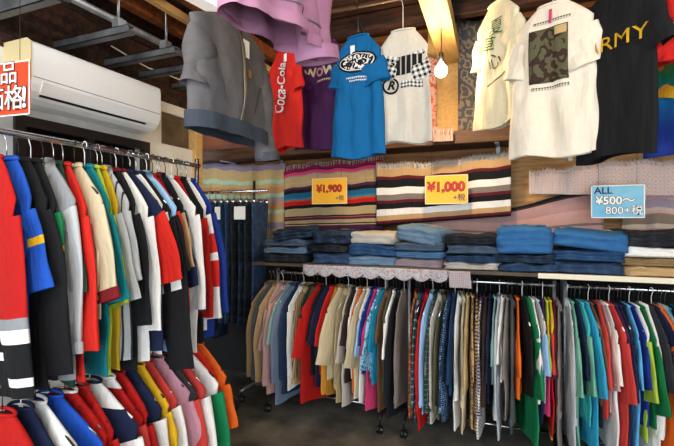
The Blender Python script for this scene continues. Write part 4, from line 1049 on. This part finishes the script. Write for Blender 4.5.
for ch in g.children_recursive:
    if ch.name.split('.')[0] in ('body', 'sleeve'): ch.data.materials[0] = gj()
rib(g, fabric('3c444e'), .585, .655, 1.0, .062)
patch(g, 'zip_placket', -.012, .012, .12, .6, M['zip'], lift=.006, nx=3, nz=24)
patch(g, 'brand_patch', .045, .075, .33, .365, fabric('ochre'), lift=.008)
patch(g, 'side_pocket', -.15, -.145, .38, .52, fabric('darkgrey'), lift=.006, rot=-18, nx=3)
patch(g, 'side_pocket', .145, .15, .38, .52, fabric('darkgrey'), lift=.006, rot=18, nx=3)
price_tag(g, .03, .2, .045, .08)
# pink jacket
g = garment('canvas_jacket', 'jacket', 'faded pink canvas jacket cut off by the top edge', (-.70, 1.17, 2.73), math.radians(80), 'pink', None, 'jacket', .63, W=.21, T=.06, A=.02,
            ln2=.12, up=.13, k=5, hemw=.2, cuff='pink', hanger='blackplastic', ln=.41, a0=22, cw0=(.09, .07))
pk = pj()
for ch in g.children_recursive:
    if ch.name.split('.')[0] in ('body', 'sleeve', 'cuff', 'neckband'): ch.data.materials[0] = pk
rib(g, pk, .61, .645, 1.0, .064)
patch(g, 'zip_placket', -.01, .01, .12, .56, M['zip'], lift=.006, nx=3, nz=24)
patch(g, 'hem_seam', -.19, .19, .57, .576, fabric('mauve'), lift=.006, nx=20, nz=2)

# odds and ends under the rack gap
bxs = MB().box(-.16, .16, -.12, .12, 0, .3).build('cardboard_box', M['darkpanel'], None, False, loc=(wx(402, 3.5), 3.55, 0), bevel=.004)
tag(bxs, 'dark box on the floor behind the gap between the back racks', 'box')

# ------------------------------------------------------------------ light and camera
def point(name, loc, e, colr, r=.04):
    l = bpy.data.lights.new(name, 'POINT'); l.energy = e; l.color = colr; l.shadow_soft_size = r
    o = bpy.data.objects.new(name, l); o.location = loc; C.objects.link(o); return o
point('bulb_light', (bx, by - .06, bz - .02), 38, (1, .72, .42), .045)
point('shop_bulb_light', (-.9, .1, 2.75), 60, (1, .88, .72), .05)
point('shop_bulb_light', (1.3, 1.0, 2.75), 34, (1, .78, .5), .05)
# the shop's other bulbs
for i, p in enumerate(((-.9, .1, 2.75), (1.3, 1.0, 2.75))):
    b_ = thing('hanging_bulb', ['bare bulb hanging overhead behind the camera on the left', 'bare bulb hanging overhead right of the view'][i], 'light bulb', (p[0], p[1], p[2] + .09))
    R = []; U = []
    m = MB()
    for z, r in ((-.038, .004), (-.034, .018), (-.022, .03), (-.004, .036), (.014, .033), (.03, .022), (.045, .015)):
        R.append([Vector((r * math.cos(2 * PI * k / 16), r * math.sin(2 * PI * k / 16), z)) for k in range(16)]); U.append([(0, 0)] * 16)
    m.loft(R, U, True).build('bulb', M['bulb'], b_)
    MB().tube([(0, 0, .04), (0, 0, .3)], .006, 6).build('cord', M['cord'], b_)

wd = bpy.data.worlds.new('daylight'); SC.world = wd; wd.use_nodes = True
bg = wd.node_tree.nodes['Background']; bg.inputs[0].default_value = (.82, .91, 1.0, 1); bg.inputs[1].default_value = 4.0
sl_ = bpy.data.lights.new('street_sun', 'SUN'); sl_.energy = .0
cam = bpy.data.cameras.new('camera'); co = bpy.data.objects.new('camera', cam); C.objects.link(co)
cam.sensor_width = 36; cam.lens = 440 / 674 * 36; cam.clip_start = .05
co.location = (0, 0, 1.5); co.rotation_euler = (PI / 2, 0, TH)
SC.camera = co
SC.view_settings.view_transform = 'Standard'; SC.view_settings.look = 'None'; SC.view_settings.gamma = 1
SC.view_settings.use_curve_mapping = False; SC.view_settings.exposure = 0.45
